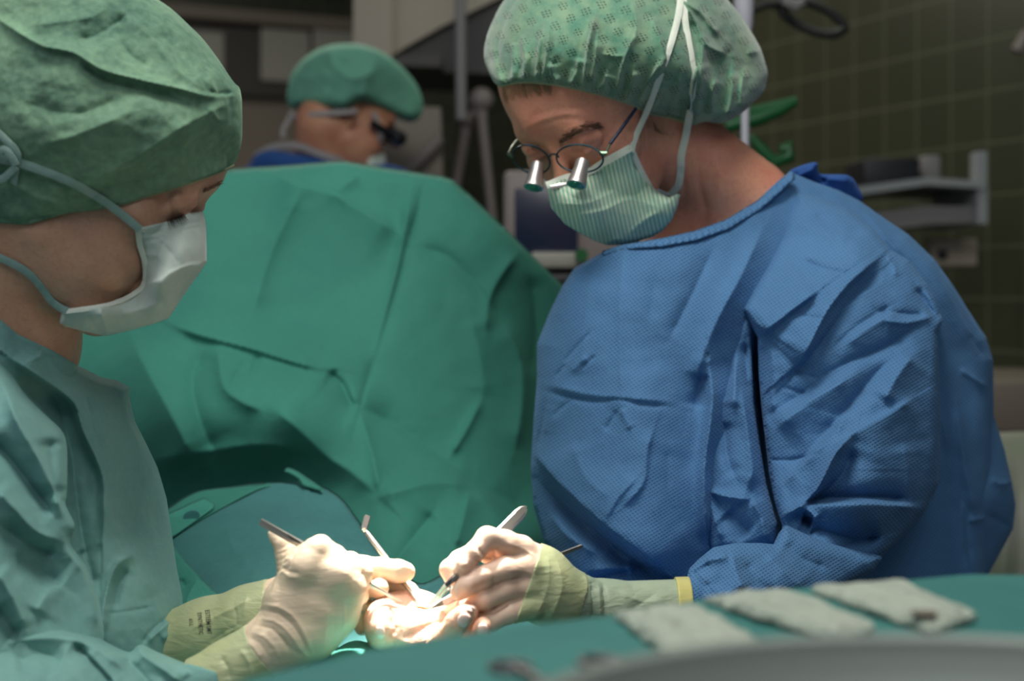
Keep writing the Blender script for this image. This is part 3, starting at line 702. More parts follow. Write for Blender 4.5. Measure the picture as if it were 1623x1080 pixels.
# ================================================================== SURGEON
HS = headM(938, 152, 1.55, 33, 46, 6, 1.08)
surgeon = empty('person', (P(1200, 460, 1.62).x, 1.62, 0.0), 'person in blue surgical gown, green perforated cap and loupe glasses bending over the patient\'s hand', 'person')
def hand_surgeon(vox=.0009):
    lo = P(690, 1050, 1.2); s = SDF((P(690, 0, 1.20).x, 1.06, P(0, 1060, 1.2).z), (P(1110, 0, 1.20).x, 1.25, P(0, 820, 1.1).z), vox)
    # palm and wrist
    px_chain(s, [(826, 872, 1.140, 20), (868, 905, 1.150, 27), (905, 945, 1.160, 32), (960, 965, 1.175, 40), (1090, 968, 1.20, 47)], .010)
    px_chain(s, [(836, 905, 1.130, 24), (872, 935, 1.145, 33), (910, 958, 1.160, 34)], .012); px_chain(s, [(830, 950, 1.130, 27), (875, 960, 1.148, 34)], .012); px_chain(s, [(800, 885, 1.148, 20), (850, 900, 1.150, 28)], .010); px_chain(s, [(790, 900, 1.140, 16), (830, 925, 1.140, 24)], .008); px_chain(s, [(772, 880, 1.128, 13), (806, 888, 1.132, 18)], .008); px_chain(s, [(768, 966, 1.118, 12), (806, 958, 1.122, 16)], .006)
    base = s
    def finger(pts, k=.003, kb=.008):
        f = s.blank(); px_chain(f, pts, k); return f
    fi = [finger([(826, 870, 1.134, 20), (800, 861, 1.124, 20), (772, 853, 1.112, 17.5), (752, 876, 1.104, 16), (737, 895, 1.100, 14.5), (730, 905, 1.099, 12.5)]),
          finger([(832, 898, 1.128, 19), (800, 902, 1.112, 18.5), (765, 915, 1.100, 17.5), (738, 930, 1.096, 16), (728, 938, 1.096, 14.5)]),
          finger([(835, 930, 1.126, 19), (800, 935, 1.112, 18.5), (768, 950, 1.102, 17), (738, 962, 1.108, 15), (716, 970, 1.118, 12.5)]),
          finger([(838, 962, 1.124, 20), (806, 970, 1.112, 18.5), (778, 984, 1.106, 17), (752, 995, 1.112, 15)]),
          finger([(828, 885, 1.165, 21), (790, 872, 1.155, 19), (756, 872, 1.142, 15), (728, 888, 1.130, 15), (713, 903, 1.122, 15.5), (716, 916, 1.118, 13)])]
    out = None
    for f in fi:
        g = SDF.smin(s.f, f.f, .007)
        out = g if out is None else SDF.smin(out, g, .0012)
    s.f = out
    return s
SHF = [(-.0016, 3, 3, [(758, 868), (764, 877), (770, 884), (780, 884)]), (.0010, 3, 3, [(752, 872), (757, 880), (766, 888)]), (-.0014, 2.5, 2.5, [(783, 872), (784, 880), (776, 889)]),
       (-.0018, 3, 3, [(748, 934), (770, 926), (782, 922)]), (-.0016, 2.5, 2.5, [(783, 916), (784, 930), (778, 934)]), (-.0022, 3, 3, [(755, 971), (780, 970), (800, 960), (806, 952)]),
       (.0012, 5, 5, [(800, 860), (830, 872), (850, 885)]), (.0008, 5, 5, [(800, 905), (830, 905), (860, 918)]), (-.0008, 4, 4, [(745, 900), (752, 906), (764, 905)]), (-.0007, 2, 2, [(750, 885), (756, 892), (764, 894)]),
       (-.0007, 2, 2, [(744, 892), (750, 899), (758, 900)]), (.0012, 6, 6, [(740, 893), (728, 900)])]
hs = hand_surgeon(); wr_cut = np.array(P(832, 935, 1.14)); cut_n = np.array([.93, 0, -.36])
g1 = hs.copy(); Vg, Qg = g1.mesh(0.0); 
# body: head, neck, torso and arms in one surface
def surgeon_body():
    s = SDF((-.02, 1.02, .72), (.60, 1.92, 1.46), .0026)
    head(s, HS, 1.0, .022)
    s.cone(HP(HS, 0, .035, -.05), P(1150, 330, 1.66), .052*1.06, .060, .02); s.cone(P(1150, 330, 1.66), P(1190, 420, 1.70), .060, .085, .03)
    s.cone(HP(HS, .03, .03, -.05), P(1190, 320, 1.61), .034, .046, .03)
    s.cone(P(1200, 310, 1.68), P(1280, 380, 1.68), .036, .04, .03)
    s.cone(P(1020, 500, 1.66), P(1300, 470, 1.66), .07, .07, .03); s.cone(P(1150, 480, 1.68), P(1180, 900, 1.66), .12, .12, .04)
    px_chain(s, [(1350, 470, 1.60, 48), (1385, 640, 1.50, 46), (1380, 800, 1.47, 34), (1240, 930, 1.30, 26), (1090, 955, 1.215, 28), (930, 955, 1.168, 25)], .02)
    px_chain(s, [(970, 520, 1.64, 44), (940, 700, 1.62, 40), (960, 800, 1.60, 34), (1000, 850, 1.56, 28)], .02)
    h = s.blank()
    px_chain(h, [(930, 955, 1.168, 24), (868, 925, 1.150, 25), (830, 900, 1.135, 15)], .01)
    for q in ([(826, 870, 1.134, 17), (772, 853, 1.112, 13), (737, 895, 1.100, 10)], [(832, 898, 1.128, 16), (765, 915, 1.100, 13), (738, 930, 1.096, 11)], [(835, 930, 1.126, 16), (768, 950, 1.102, 12), (725, 966, 1.112, 9)], [(838, 962, 1.124, 16), (778, 984, 1.106, 12)], [(828, 885, 1.165, 16), (756, 872, 1.142, 11), (716, 900, 1.122, 10)]):
        px_chain(h, q, .004)
    s.merge(h, .006); return s
SF = [(.0016, 4, 4, [(830, 205), (860, 190), (900, 180), (935, 185)]), (-.001, 3, 3, [(850, 200), (890, 188), (930, 190)]), (-.0009, 3, 3, [(845, 185), (885, 172), (925, 172)]),
      (.003, 8, 8, [(882, 222), (915, 205), (955, 205)]), (-.0025, 6, 6, [(1105, 225), (1108, 290), (1118, 340), (1095, 372)]), (.003, 10, 10, [(1135, 240), (1140, 300), (1120, 360)]), (-.002, 5, 5, [(1075, 240), (1085, 300), (1080, 350)])]
sb = body('body', surgeon_body(), M['skin_s'], surgeon, folds=SF, it=2); reg('S', sb)
# gloves
def colour_split(name, sdf, off, mat, parent, p, n, folds):
    c = sdf.copy(); c.cut(p, n); return body(name, c, mat, parent, off=off, folds=folds, it=2)
gs = colour_split('glove', hs, 0.0, M['glove_pink'], surgeon, wr_cut+cut_n*.02, cut_n, SHF)
cf = hs.copy(); cf.cut(wr_cut+cut_n*.0, -cut_n); cf.cut(P(916, 950, 1.16), (.93, .1, -.28))
CUF = [(.002, 4, 4, [(925, 905), (932, 950), (930, 990)]), (.0016, 6, 6, [(880, 885), (890, 930), (870, 985)]), (.001, 5, 5, [(868, 880), (868, 930), (845, 985)])]
gc = body('glove_cuff', cf, M['cuff'], surgeon, off=.0009, folds=CUF)
cf = hs.copy(); cf.cut(P(900, 950, 1.16), (-.93, 0, .28)); cf.cut(P(1084, 950, 1.2), (1, 0, 0))
CU2 = [(-.004, 3, 3, [(938, 925), (943, 950), (940, 990)]), (-.003, 3, 3, [(955, 925), (960, 950), (958, 990)]), (.002, 5, 5, [(948, 925), (951, 990)]), (.0015, 8, 8, [(980, 940), (1020, 955), (1060, 950)]), (-.0012, 6, 6, [(990, 975), (1040, 940)])]
gc2 = body('sleeve_cuff', cf, M['cuff_g'], surgeon, off=.0004, folds=CU2)
cf = hs.copy(); cf.cut(P(1074, 950, 1.2), (-1, 0, 0)); cf.cut(P(1089, 950, 1.2), (1, 0, 0))
body('glove_rim', cf, M['cuff_rim'], gc, off=.0024)
# gown
GT = [(955, 400), (1010, 384), (1050, 377), (1100, 366), (1150, 348), (1200, 318), (1232, 288), (1252, 272), (1290, 288), (1330, 302), (1362, 318), (1400, 345), (1440, 372), (1482, 412), (1512, 455), (1540, 500), (1563, 535), (1574, 570), (1575, 640), (1574, 720), (1568, 820), (1560, 910), (1545, 1050), (1300, 1080), (1100, 1060), (980, 1000), (905, 925), (880, 890), (862, 858), (845, 800), (841, 740), (846, 660), (851, 600), (851, 545), (872, 492), (890, 455), (910, 425)]
GF = [(.004, 8, 9, [(990, 392), (983, 471), (984, 554), (985, 632)]), (-.004, 6, 5, [(855, 617), (900, 630), (941, 637), (984, 633), (1010, 640), (1069, 646)]), (.004, 9, 9, [(860, 608), (900, 618), (945, 627), (1060, 636)]),
 (-.003, 3, 4, [(905, 634), (874, 662)]), (-.003, 3, 3, [(890, 578), (912, 552), (938, 524)]), (-.003, 3, 3, [(880, 598), (897, 577)]), (-.003, 3, 3, [(922, 584), (944, 563)]), (.003, 6, 6, [(905, 590), (930, 565)]),
 (.022, 5, 80, [(838, 706), (870, 748), (899, 779), (958, 832), (1008, 870), (1075, 926)][::-1]), (-.022, 30, 8, [(852, 760), (899, 806), (950, 848), (1000, 885), (1050, 920)][::-1]),
 (.005, 20, 3, [(1037, 680), (1027, 709), (1024, 745), (1018, 770), (985, 807)][::-1]), (.004, 16, 3, [(1010, 757), (980, 790), (959, 825)][::-1]), (-.004, 6, 6, [(980, 650), (958, 684)]), (.004, 7, 7, [(984, 648), (1000, 682)]),
 (-.006, 5, 4, [(864, 640), (861, 668), (849, 712)]), (.004, 10, 6, [(868, 640), (862, 690)]),
 (-.010, 12, 10, [(962, 862), (985, 885), (1020, 898), (1060, 906)]), (.009, 14, 12, [(935, 905), (975, 900), (1010, 900)]), (-.012, 10, 10, [(930, 925), (960, 915), (1000, 906)]), (.010, 14, 12, [(870, 810), (900, 850), (950, 880)]),
 (.016, 16, 24, [(1210, 360), (1172, 441), (1138, 504), (1113, 566), (1100, 620)][::-1]),
 (.030, 24, 8, [(1124, 575), (1128, 640), (1118, 723), (1115, 773), (1124, 870)]), (-.012, 12, 12, [(1112, 590), (1100, 650)]),
 (.003, 4, 4, [(1320, 305), (1367, 332), (1411, 385), (1440, 410)]), (.006, 16, 4, [(1418, 358), (1460, 405), (1490, 446), (1531, 521), (1545, 560)][::-1]), (-.004, 4, 4, [(1535, 530), (1560, 565)]),
 (.010, 14, 12, [(1490, 640), (1508, 730), (1520, 797), (1533, 897)]), (.010, 14, 12, [(1515, 640), (1530, 740), (1547, 823)]), (-.009, 10, 10, [(1505, 690), (1522, 790), (1540, 900)]), (.004, 4, 6, [(1520, 585), (1566, 615)]), (.005, 5, 5, [(1536, 826), (1562, 822)]),
 (-.006, 14, 14, [(1130, 395), (1100, 460), (1060, 540)]), (-.004, 30, 30, [(1040, 430), (1030, 520), (1040, 600)]), (.006, 30, 30, [(940, 430), (925, 520), (925, 600)]), (.006, 24, 24, [(905, 700), (930, 760), (970, 790)]), (-.005, 26, 26, [(1060, 700), (1060, 780), (1090, 850)])]
GD = [(960, 410, 1.50), (1010, 395, 1.47), (1100, 378, 1.49), (1200, 330, 1.54), (1255, 285, 1.60), (1400, 350, 1.60), (1500, 450, 1.60), (1565, 560, 1.63), (1565, 800, 1.62), (860, 560, 1.53), (850, 740, 1.53), (880, 870, 1.49), (1000, 470, 1.455), (1000, 620, 1.43), (1000, 780, 1.415), (1010, 890, 1.41), (1100, 600, 1.45), (1100, 800, 1.43), (1200, 450, 1.49), (1300, 500, 1.53), (1400, 700, 1.56), (1250, 800, 1.52), (1200, 1000, 1.50), (1500, 1000, 1.58)]
# near sleeve: shoulder to elbow
AT = [(1262, 300), (1300, 312), (1345, 330), (1385, 362), (1412, 396), (1440, 412), (1470, 452), (1495, 508), (1486, 530), (1489, 600), (1491, 663), (1488, 767), (1466, 812), (1440, 842), (1405, 876), (1365, 905), (1300, 935), (1300, 960), (1250, 930), (1238, 880), (1240, 834), (1228, 796), (1219, 751), (1213, 700), (1208, 657), (1203, 600), (1201, 535), (1186, 508), (1174, 490), (1190, 462), (1219, 416), (1240, 378), (1250, 340)]
AD = [(1265, 310, 1.575), (1345, 350, 1.53), (1430, 430, 1.49), (1485, 530, 1.47), (1485, 700, 1.44), (1455, 810, 1.42), (1380, 880, 1.37), (1290, 930, 1.34), (1180, 490, 1.475), (1225, 420, 1.50), (1210, 600, 1.45), (1225, 740, 1.42), (1250, 850, 1.36), (1330, 450, 1.455), (1350, 600, 1.39), (1370, 720, 1.36), (1360, 810, 1.335)]
GF += [(-.05, 22, 14, [(1202, 520), (1206, 640), (1220, 760), (1238, 835)])]
AF = [(.014, 60, 3, [(1205, 531), (1230, 512), (1262, 487), (1299, 460)]), (.006, 12, 10, [(1174, 490), (1188, 512), (1205, 531)]), (-.016, 14, 10, [(1205, 540), (1204, 600), (1210, 680)]), (.010, 12, 12, [(1222, 545), (1226, 600), (1224, 660)]),
 (.020, 90, 5, [(1256, 585), (1274, 565), (1305, 504), (1330, 468), (1356, 440), (1400, 402)]), (-.016, 8, 26, [(1250, 600), (1300, 545), (1345, 480), (1395, 430)]),
 (.014, 18, 26, [(1262, 588), (1308, 522), (1350, 480), (1400, 446)]), (-.004, 4, 3, [(1316, 556), (1360, 516), (1420, 480)]), (.005, 12, 9, [(1340, 548), (1380, 520), (1430, 490)]),
 (-.016, 16, 14, [(1222, 655), (1275, 622), (1330, 582), (1410, 548), (1450, 520)]), (.014, 16, 20, [(1230, 680), (1280, 640), (1316, 618), (1350, 596)]), (-.020, 20, 24, [(1244, 772), (1275, 723), (1336, 655), (1390, 590), (1420, 566)]), (.014, 20, 20, [(1400, 640), (1420, 600), (1450, 560)]),
 (.018, 14, 16, [(1240, 772), (1262, 748), (1327, 684), (1338, 650)]), (.030, 9, 8, [(1238, 820), (1272, 800), (1298, 773), (1323, 722), (1350, 690)]), (-.020, 14, 26, [(1255, 824), (1290, 790), (1335, 752), (1352, 705)]),
 (.010, 5, 40, [(1349, 690), (1380, 672), (1410, 656), (1450, 630)]), (-.030, 13, 6, [(1262, 800), (1300, 791), (1360, 788), (1410, 790), (1450, 795)]), (.018, 8, 22, [(1274, 806), (1316, 800), (1400, 800), (1463, 806)]),
 (-.026, 12, 12, [(1270, 822), (1288, 828)]), (.014, 6, 5, [(1266, 802), (1284, 812), (1296, 826)]), (-.028, 22, 12, [(1275, 842), (1310, 853), (1350, 858), (1400, 850)]),
 (-.004, 3, 3, [(1272, 412), (1300, 424), (1340, 434)]), (.003, 5, 5, [(1275, 404), (1310, 416), (1345, 428)]), (-.003, 3, 3, [(1262, 494), (1285, 503), (1305, 504)]), (-.003, 3, 3, [(1258, 588), (1275, 594), (1295, 600)]), (-.003, 3, 3, [(1240, 612), (1265, 622), (1290, 626)]), (.004, 5, 5, [(1405, 402), (1418, 425), (1420, 440)]), (-.008, 7, 6, [(1390, 492), (1440, 498), (1470, 500)]), (.008, 8, 6, [(1400, 508), (1440, 512), (1480, 500)]), (-.012, 8, 5, [(1450, 455), (1475, 490), (1494, 508)]), (.010, 26, 26, [(1430, 700), (1440, 760), (1425, 810)]), (-.004, 3, 3, [(1215, 728), (1250, 730), (1300, 718)]),
 (.005, 16, 16, [(1260, 350), (1300, 370), (1350, 380)]), (-.005, 8, 8, [(1290, 335), (1320, 360), (1370, 372)])]
# forearm sleeve ending at the wrist
FT = [(1088, 962), (1089, 915), (1092, 902), (1108, 886), (1130, 868), (1165, 861), (1205, 861), (1226, 863), (1234, 846), (1245, 832), (1275, 846), (1303, 858), (1345, 870), (1400, 882), (1385, 905), (1345, 925), (1310, 960), (1250, 1020), (1150, 1020), (1092, 1000)]
FD = [(1092, 950, 1.20), (1110, 895, 1.22), (1165, 870, 1.24), (1225, 868, 1.27), (1245, 842, 1.29), (1300, 865, 1.30), (1390, 890, 1.335), (1330, 930, 1.30), (1240, 930, 1.235), (1150, 940, 1.19), (1160, 1000, 1.19), (1240, 1010, 1.24)]
FFo = [(.010, 9, 9, [(1122, 878), (1126, 888), (1145, 884), (1155, 880)]), (-.008, 4, 6, [(1096, 912), (1118, 898), (1126, 892)]), (.009, 14, 10, [(1160, 875), (1166, 905), (1180, 938)]), (-.008, 10, 12, [(1180, 890), (1200, 920), (1230, 945)]), (.008, 16, 16, [(1215, 875), (1240, 905), (1275, 935)]), (-.006, 14, 14, [(1115, 930), (1140, 925), (1160, 935)]), (-.006, 10, 10, [(1240, 860), (1270, 885), (1310, 900)]), (.006, 10, 10, [(1105, 905), (1125, 925), (1150, 950)])]
# gathered cloth at the armpit
BT = [(1176, 492), (1195, 505), (1191, 560), (1194, 640), (1203, 700), (1215, 770), (1232, 832), (1228, 864), (1180, 870), (1128, 872), (1119, 820), (1115, 770), (1120, 690), (1128, 630), (1146, 626), (1155, 590), (1162, 545), (1169, 515)]
BD = [(1180, 500, 1.475), (1165, 560, 1.468), (1130, 650, 1.455), (1120, 780, 1.43), (1130, 860, 1.41), (1220, 850, 1.395), (1215, 760, 1.425), (1205, 640, 1.455), (1170, 640, 1.43), (1165, 740, 1.405), (1175, 820, 1.39)]
BF = [(.012, 8, 10, [(1160, 560), (1165, 600), (1163, 650)]), (-.014, 9, 9, [(1180, 540), (1186, 600), (1196, 650)]), (.004, 6, 6, [(1162, 562), (1176, 580), (1190, 610)]), (.012, 14, 12, [(1175, 610), (1185, 690), (1192, 750), (1178, 782)]), (-.012, 14, 12, [(1148, 665), (1152, 720), (1166, 760)]), (.012, 6, 8, [(1120, 776), (1145, 786), (1170, 790), (1192, 792)]), (-.014, 22, 22, [(1150, 810), (1170, 830), (1190, 850)]), (.014, 10, 12, [(1192, 790), (1206, 820), (1216, 860)]), (.008, 6, 6, [(1120, 780), (1132, 820), (1146, 858)])]
# loose back panel
TT = [(1570, 640), (1578, 668), (1592, 712), (1604, 765), (1610, 800), (1606, 838), (1588, 872), (1566, 912), (1550, 980), (1500, 980), (1520, 760)]
TD = [(1578, 680, 1.66), (1605, 800, 1.68), (1570, 900, 1.66), (1530, 900, 1.62), (1540, 760, 1.62), (1575, 790, 1.64)]
TF = [(.006, 5, 6, [(1570, 760), (1585, 768), (1604, 764)]), (-.006, 4, 5, [(1566, 816), (1585, 826), (1606, 838)])]
GF = [(f[0]*1.3,)+tuple(f[1:]) for f in GF]; AF = [(f[0]*1.25,)+tuple(f[1:]) for f in AF]; BF = [(f[0]*1.25,)+tuple(f[1:]) for f in BF]
gw = relief('gown', GT, GD, M['gown_blue'], surgeon, edge=(46, .05), thick=.24, folds=GF, sp=2.2, noise=[(.005, 90, 5), (.0008, 28, 9)], smooth=False, clamp=(['S'], .005),
  rims=[(1010, 384, 5, .004), (1100, 366, 5, .004), (1200, 318, 5, .004), (1245, 280, 6, .006), (955, 400, 14, .012), (1400, 345, 30, .04), (1575, 600, 34, .05), (1570, 820, 30, .04), (850, 560, 50, .06), (842, 740, 50, .06), (870, 870, 50, .05), (1000, 1020, 30, .03), (1300, 1080, 30, .03)],
  shells=[(AT, AD, dict(edge=(26, .032), thick=.10, clamp=(['S'], .004), folds=AF, sp=2.2, noise=[(.005, 70, 21), (.0012, 24, 22)], smooth=False, rims=[(1262, 300, 40, .03), (1345, 330, 40, .03), (1412, 396, 36, .022), (1495, 508, 10, .012), (1490, 660, 18, .03), (1466, 812, 26, .035), (1365, 905, 20, .03), (1240, 834, 20, .03), (1208, 657, 12, .022), (1180, 495, 9, .010), (1219, 416, 16, .008), (1245, 350, 30, .012)])),
          (FT, FD, dict(edge=(20, .022), thick=.05, clamp=(['S'], .004), folds=FFo, sp=2.2, noise=[(.003, 40, 31)], smooth=False)),
          (BT, BD, dict(edge=(14, .016), thick=.05, folds=BF, sp=2.2, noise=[(.003, 40, 41)], smooth=False)),
          (TT, TD, dict(edge=(16, .02), thick=.05, folds=TF, sp=2.6, smooth=False))])
reg('SG', gw)
# neckline band with stitched pleats
nb = resample([(962, 398), (1010, 388), (1050, 381), (1100, 370), (1150, 352), (1200, 323), (1232, 295), (1252, 278)], 4)
def band_extra(X):
    d, s, _, t = seg_dist(X, nb, False); return .0022*np.exp(-(d/9)**4)*(1+.5*np.sin(t*170))-.0022*np.exp(-((d-11)/2.0)**2)
bo = [(952, 399), (985, 388), (1010, 384), (1050, 377), (1100, 366), (1150, 348), (1200, 318), (1232, 288), (1254, 270), (1262, 282), (1240, 303), (1206, 333), (1155, 364), (1104, 382), (1052, 392), (1010, 395), (985, 398), (956, 406)]
relief('neckline_band', bo, [(x, y, 's', .004) for x, y in [(965, 401), (985, 393), (1012, 390), (1050, 386), (1100, 375), (1150, 357), (1203, 327), (1236, 297)]], M['gown_blue'], surgeon, edge=(5, .003), thick=.003, on=['SG', 'S'], sp=1.8, extra=lambda X: .0015*np.sin(seg_dist(X, nb, False)[3]*190), smooth=False)
relief('back_tie', [(1250, 272), (1294, 257), (1299, 275), (1345, 278), (1360, 296), (1368, 318), (1340, 320), (1300, 300), (1270, 290)], [(1260, 275, 1.625), (1290, 265, 1.62), (1300, 285, 1.64), (1360, 300, 1.66), (1330, 310, 1.65)], M['gown_deep'], surgeon, edge=(9, .012), thick=.04, folds=[(.008, 5, 4, [(1262, 280), (1296, 266)]), (-.008, 4, 4, [(1296, 274), (1308, 290)]), (.006, 18, 14, [(1310, 280), (1345, 290)])], sp=1.8)
# cap ---------------------------------------------------------------
capo = [(790, 136), (775, 116), (767, 90), (770, 62), (782, 30), (800, -2), (840, -50), (900, -85), (980, -100), (1060, -85), (1120, -40), (1150, -5), (1178, 30), (1200, 66), (1207, 80), (1212, 96), (1217, 116), (1213, 138), (1206, 152), (1190, 166), (1178, 178), (1160, 190), (1138, 196), (1120, 193), (1108, 196), (1098, 200), (1085, 192), (1058, 184), (1034, 180), (1000, 165), (960, 152), (920, 142), (880, 134), (840, 130), (815, 131)]
pl_s = [((811, 148-10), (808, 60)), ((850, 131), (862, 40)), ((858, 130), (868, 35)), ((924, 142), (944, 15)), ((930, 143), (946, 60)), ((975, 155), (1005, 50)), ((990, 162), (1004, 110)), ((1010, 168), (1050, 95)), ((1030, 178), (1050, 130)), ((1095, 196), (1107, 95)), ((1100, 196), (1112, 60)), ((1065, 185), (1080, 120)), ((830, 130), (826, 60)), ((795, 136), (780, 70)), ((902, 137), (918, 90)), ((882, 134), (872, 100)), ((945, 146), (962, 115)), ((1125, 192), (1135, 120)), ((1150, 190), (1160, 110)), ((1175, 175), (1180, 110))]
CF = []
for i, (a, b_) in enumerate(pl_s):
    m_ = ((a[0]+b_[0])/2+(-3 if i % 2 else 4), (a[1]+b_[1])/2); CF.append((.011 if i % 3 else .016, 2.2+(i % 3)*.6, 8 if i % 2 else 13, [a, m_, b_]))
for i in range(34):
    x0 = 800+i*9.2; y0 = np.interp(x0, [790, 840, 920, 1000, 1100], [134, 130, 142, 165, 195]); L_ = 14+(i*37 % 30)
    CF.append((.0032 if i % 2 else -.0032, 2.2, 2.6, [(x0, y0-3), (x0+3+(i % 3)*2, y0-L_)]))
CF += [(.010, 10, 5, [(1085, 5), (1105, 40), (1118, 70), (1158, 90)]), (.012, 12, 5, [(1078, 0), (1110, 20), (1125, 40), (1142, 58)]), (-.010, 8, 8, [(1090, 30), (1103, 70), (1106, 110)]), (.008, 6, 6, [(1185, 84), (1207, 80)]), (.008, 12, 6, [(1000, 0), (1008, 30), (1005, 70)]), (.007, 8, 5, [(1030, 20), (1045, 60), (1052, 95), (1038, 130)]),
       (.006, 12, 12, [(1110, 120), (1130, 150), (1128, 185)]), (-.006, 8, 10, [(1120, 100), (1145, 90), (1160, 80)]), (.004, 4, 4, [(955, 85), (975, 90), (990, 88)])]
cd = [(800, 122, 's', .006), (860, 128, 's', .006), (930, 141, 's', .006), (1000, 162, 's', .007), (1060, 180, 's', .008), (1095, 192, 's', .012), (775, 90, 1.52), (790, 20, 1.53), (850, 60, 1.435), (930, 80, 1.415), (1020, 110, 1.425), (1080, 120, 1.44), (950, 0, 1.44), (1050, 20, 1.45), (1140, 100, 1.50), (1200, 110, 1.56), (1160, 30, 1.54), (1140, 185, 1.52), (900, -60, 1.50), (1050, -60, 1.50)]
cp = relief('surgical_cap', capo, cd, M['lace'], surgeon, edge=(26, .05), thick=.19, folds=CF, sp=1.8, on=['S'], clamp=(['S'], .004), noise=[(.003, 40, 51), (.0006, 12, 52)], smooth=True,
  rims=[(770, 80, 26, .05), (800, 0, 30, .06), (950, -100, 40, .06), (1150, 0, 30, .06), (1215, 110, 24, .05), (1150, 190, 16, .03), (1098, 198, 8, .012), (1000, 165, 6, .006), (920, 142, 6, .006), (840, 130, 6, .006), (793, 134, 7, .012)], back=[(790, 130, .03), (860, 130, .004), (1000, 165, .004), (1090, 190, .01), (900, 40, .20), (1050, 50, .2), (1180, 110, .14), (950, -60, .16)])
reg('SC', cp)
ribbon('cap_elastic', [(791, 137), (815, 132), (840, 131), (880, 135), (920, 143), (960, 153), (1000, 166), (1034, 181), (1060, 186), (1085, 194)], 3.0, ['SC', 'S'], .003, M['band'], cp, th=.001)
# eyebrow, wisps
def on_face(x, y, off=0.0, nm='S'):
    d = ray(x, y, [nm]); return P(x, y, (d or 1.5)-off)
rt = []
for i in range(240):
    u = random.random(); x = 884+u*66; y = 226-26*math.sin(u*1.9)+random.gauss(0, 4.2)*(1-u*.5)
    a = on_face(x, y, -.0006); b_ = on_face(x+9, y-4+u*5, .0012); rt.append([a, (a+b_)/2+Vector((0, -.0012, 0)), b_])
hairs('eyebrow', rt, M['brow'], surgeon, .00020)
rt = []
for i in range(45):
    u = random.random(); x = 826+u*26; y = 236-3*u+random.uniform(-4, 4); a = on_face(x, y, -.0006)
    if ray(x, y, ['S']): b_ = a+Vector((.004, -.001, -.001)); rt.append([a, (a+b_)/2+Vector((0, -.0012, 0)), b_])
hairs('eyebrow', rt, M['brow'], surgeon, .00020)
rt = []
for i in range(150):
    u = random.random(); x = 792+u*80; y0 = np.interp(x, [790, 840, 880], [140, 134, 138]); d0 = ray(x, y0, ['S'])
    if d0 is None: continue
    L_ = random.uniform(10, 30)*(1-.5*u); a = P(x, y0-4, d0-.001); mm = P(x+3, y0+L_*.5, d0-.002); b_ = on_face(x+5+random.uniform(-3, 6), y0+L_, .0006) if ray(x+5, y0+L_, ['S']) else mm; rt.append([a, mm, b_])
hairs('hair_wisps', rt, M['hair'], surgeon, .00022); rt = []
for i in range(10):
    x = 1012+random.uniform(0, 16); d0 = ray(x, 196, ['S']) or 1.46; rt.append([P(x, 190, d0-.002), P(x-4+i*.6, 215, d0-.004), P(x-12+i*1.6, 240+random.uniform(-10, 16), d0-.002)])
for i in range(8):
    d0 = ray(1040, 195, ['S']) or 1.46; rt.append([P(1026+i, 190, d0-.002), P(1034+i*2, 205+i, d0-.003), P(1056+i*1.5, 206+i*1.5, d0-.002)])
hairs('hair_wisps', rt, M['hair'], surgeon, .00022)
# mask
mo = [(866, 292), (880, 286), (896, 279), (930, 271), (958, 254), (982, 240), (999, 231), (1006, 246), (1012, 262), (1028, 291), (1042, 304), (1060, 313), (1072, 308), (1079, 304), (1074, 328), (1064, 350), (1050, 366), (1036, 375), (1012, 383), (989, 388), (962, 389), (940, 381), (918, 369), (896, 356), (884, 342), (874, 330), (869, 312)]
md = [(x, y, 's', o_) for x, y, o_ in [(985, 243, .004), (1005, 262, .004), (1030, 296, .005), (940, 270, .006), (905, 280, .008), (960, 300, .010), (1000, 320, .010)]]+[(868, 298, 1.475), (872, 325, 1.49), (900, 352, 1.50), (940, 378, 1.525), (975, 384, 1.535), (920, 310, 1.452), (940, 345, 1.475), (1030, 365, 1.53), (1060, 320, 1.50), (1072, 315, 1.515)]
MF = [(.004, 12, 3, [(886, 322), (930, 322), (985, 300), (1040, 300)][::-1]), (.0045, 16, 3, [(900, 340), (950, 335), (1000, 315), (1045, 330)][::-1]), (-.003, 5, 6, [(890, 300), (905, 312), (925, 318)]), (.004, 6, 8, [(990, 388), (1000, 368), (1020, 350), (1045, 335)]), (.003, 3, 6, [(962, 386), (975, 378), (988, 378)]), (.003, 7, 7, [(1005, 290), (1020, 305), (1040, 312)]), (.003, 6, 6, [(872, 326), (884, 340), (900, 348)]), (-.002, 4, 4, [(955, 280), (990, 262)])]
mk = relief('face_mask', mo, md, M['mask_s'], surgeon, edge=(7, .008), thick=.01, folds=MF, sp=1.8, on=['S'], clamp=(['S'], .003), smooth=False, noise=[(.0016, 26, 61)])
reg('SM', mk)
ribbon('mask_border', [(866, 294), (896, 282), (930, 274), (958, 257), (984, 243), (1000, 234)], 12, ['SM', 'S'], .0015, M['tie'], mk, th=.0008)
ribbon('mask_border', [(1001, 234), (1012, 262), (1028, 291), (1042, 303), (1060, 310)], 9, ['SM', 'S'], .0018, M['tie'], mk, th=.0008)
ribbon('nose_clip', [(872, 298), (895, 292), (915, 284)], 7, ['SM', 'S'], .0028, M['silver'], mk, th=.0012)
ribbon('mask_tie', [(1001, 240), (1008, 215), (1030, 165), (1050, 110), (1066, 60), (1076, 20), (1079, -10)], [10, 11], ['SC', 'SM', 'S'], .003, M['tie'], mk, smooth_n=8)
ribbon('mask_tie', [(1060, 311), (1074, 296), (1079, 270), (1080, 245), (1088, 210), (1096, 160), (1098, 110), (1090, 60), (1084, 20), (1082, -10)], [12, 12], ['SC', 'SM', 'S'], .003, M['tie'], mk, smooth_n=8)
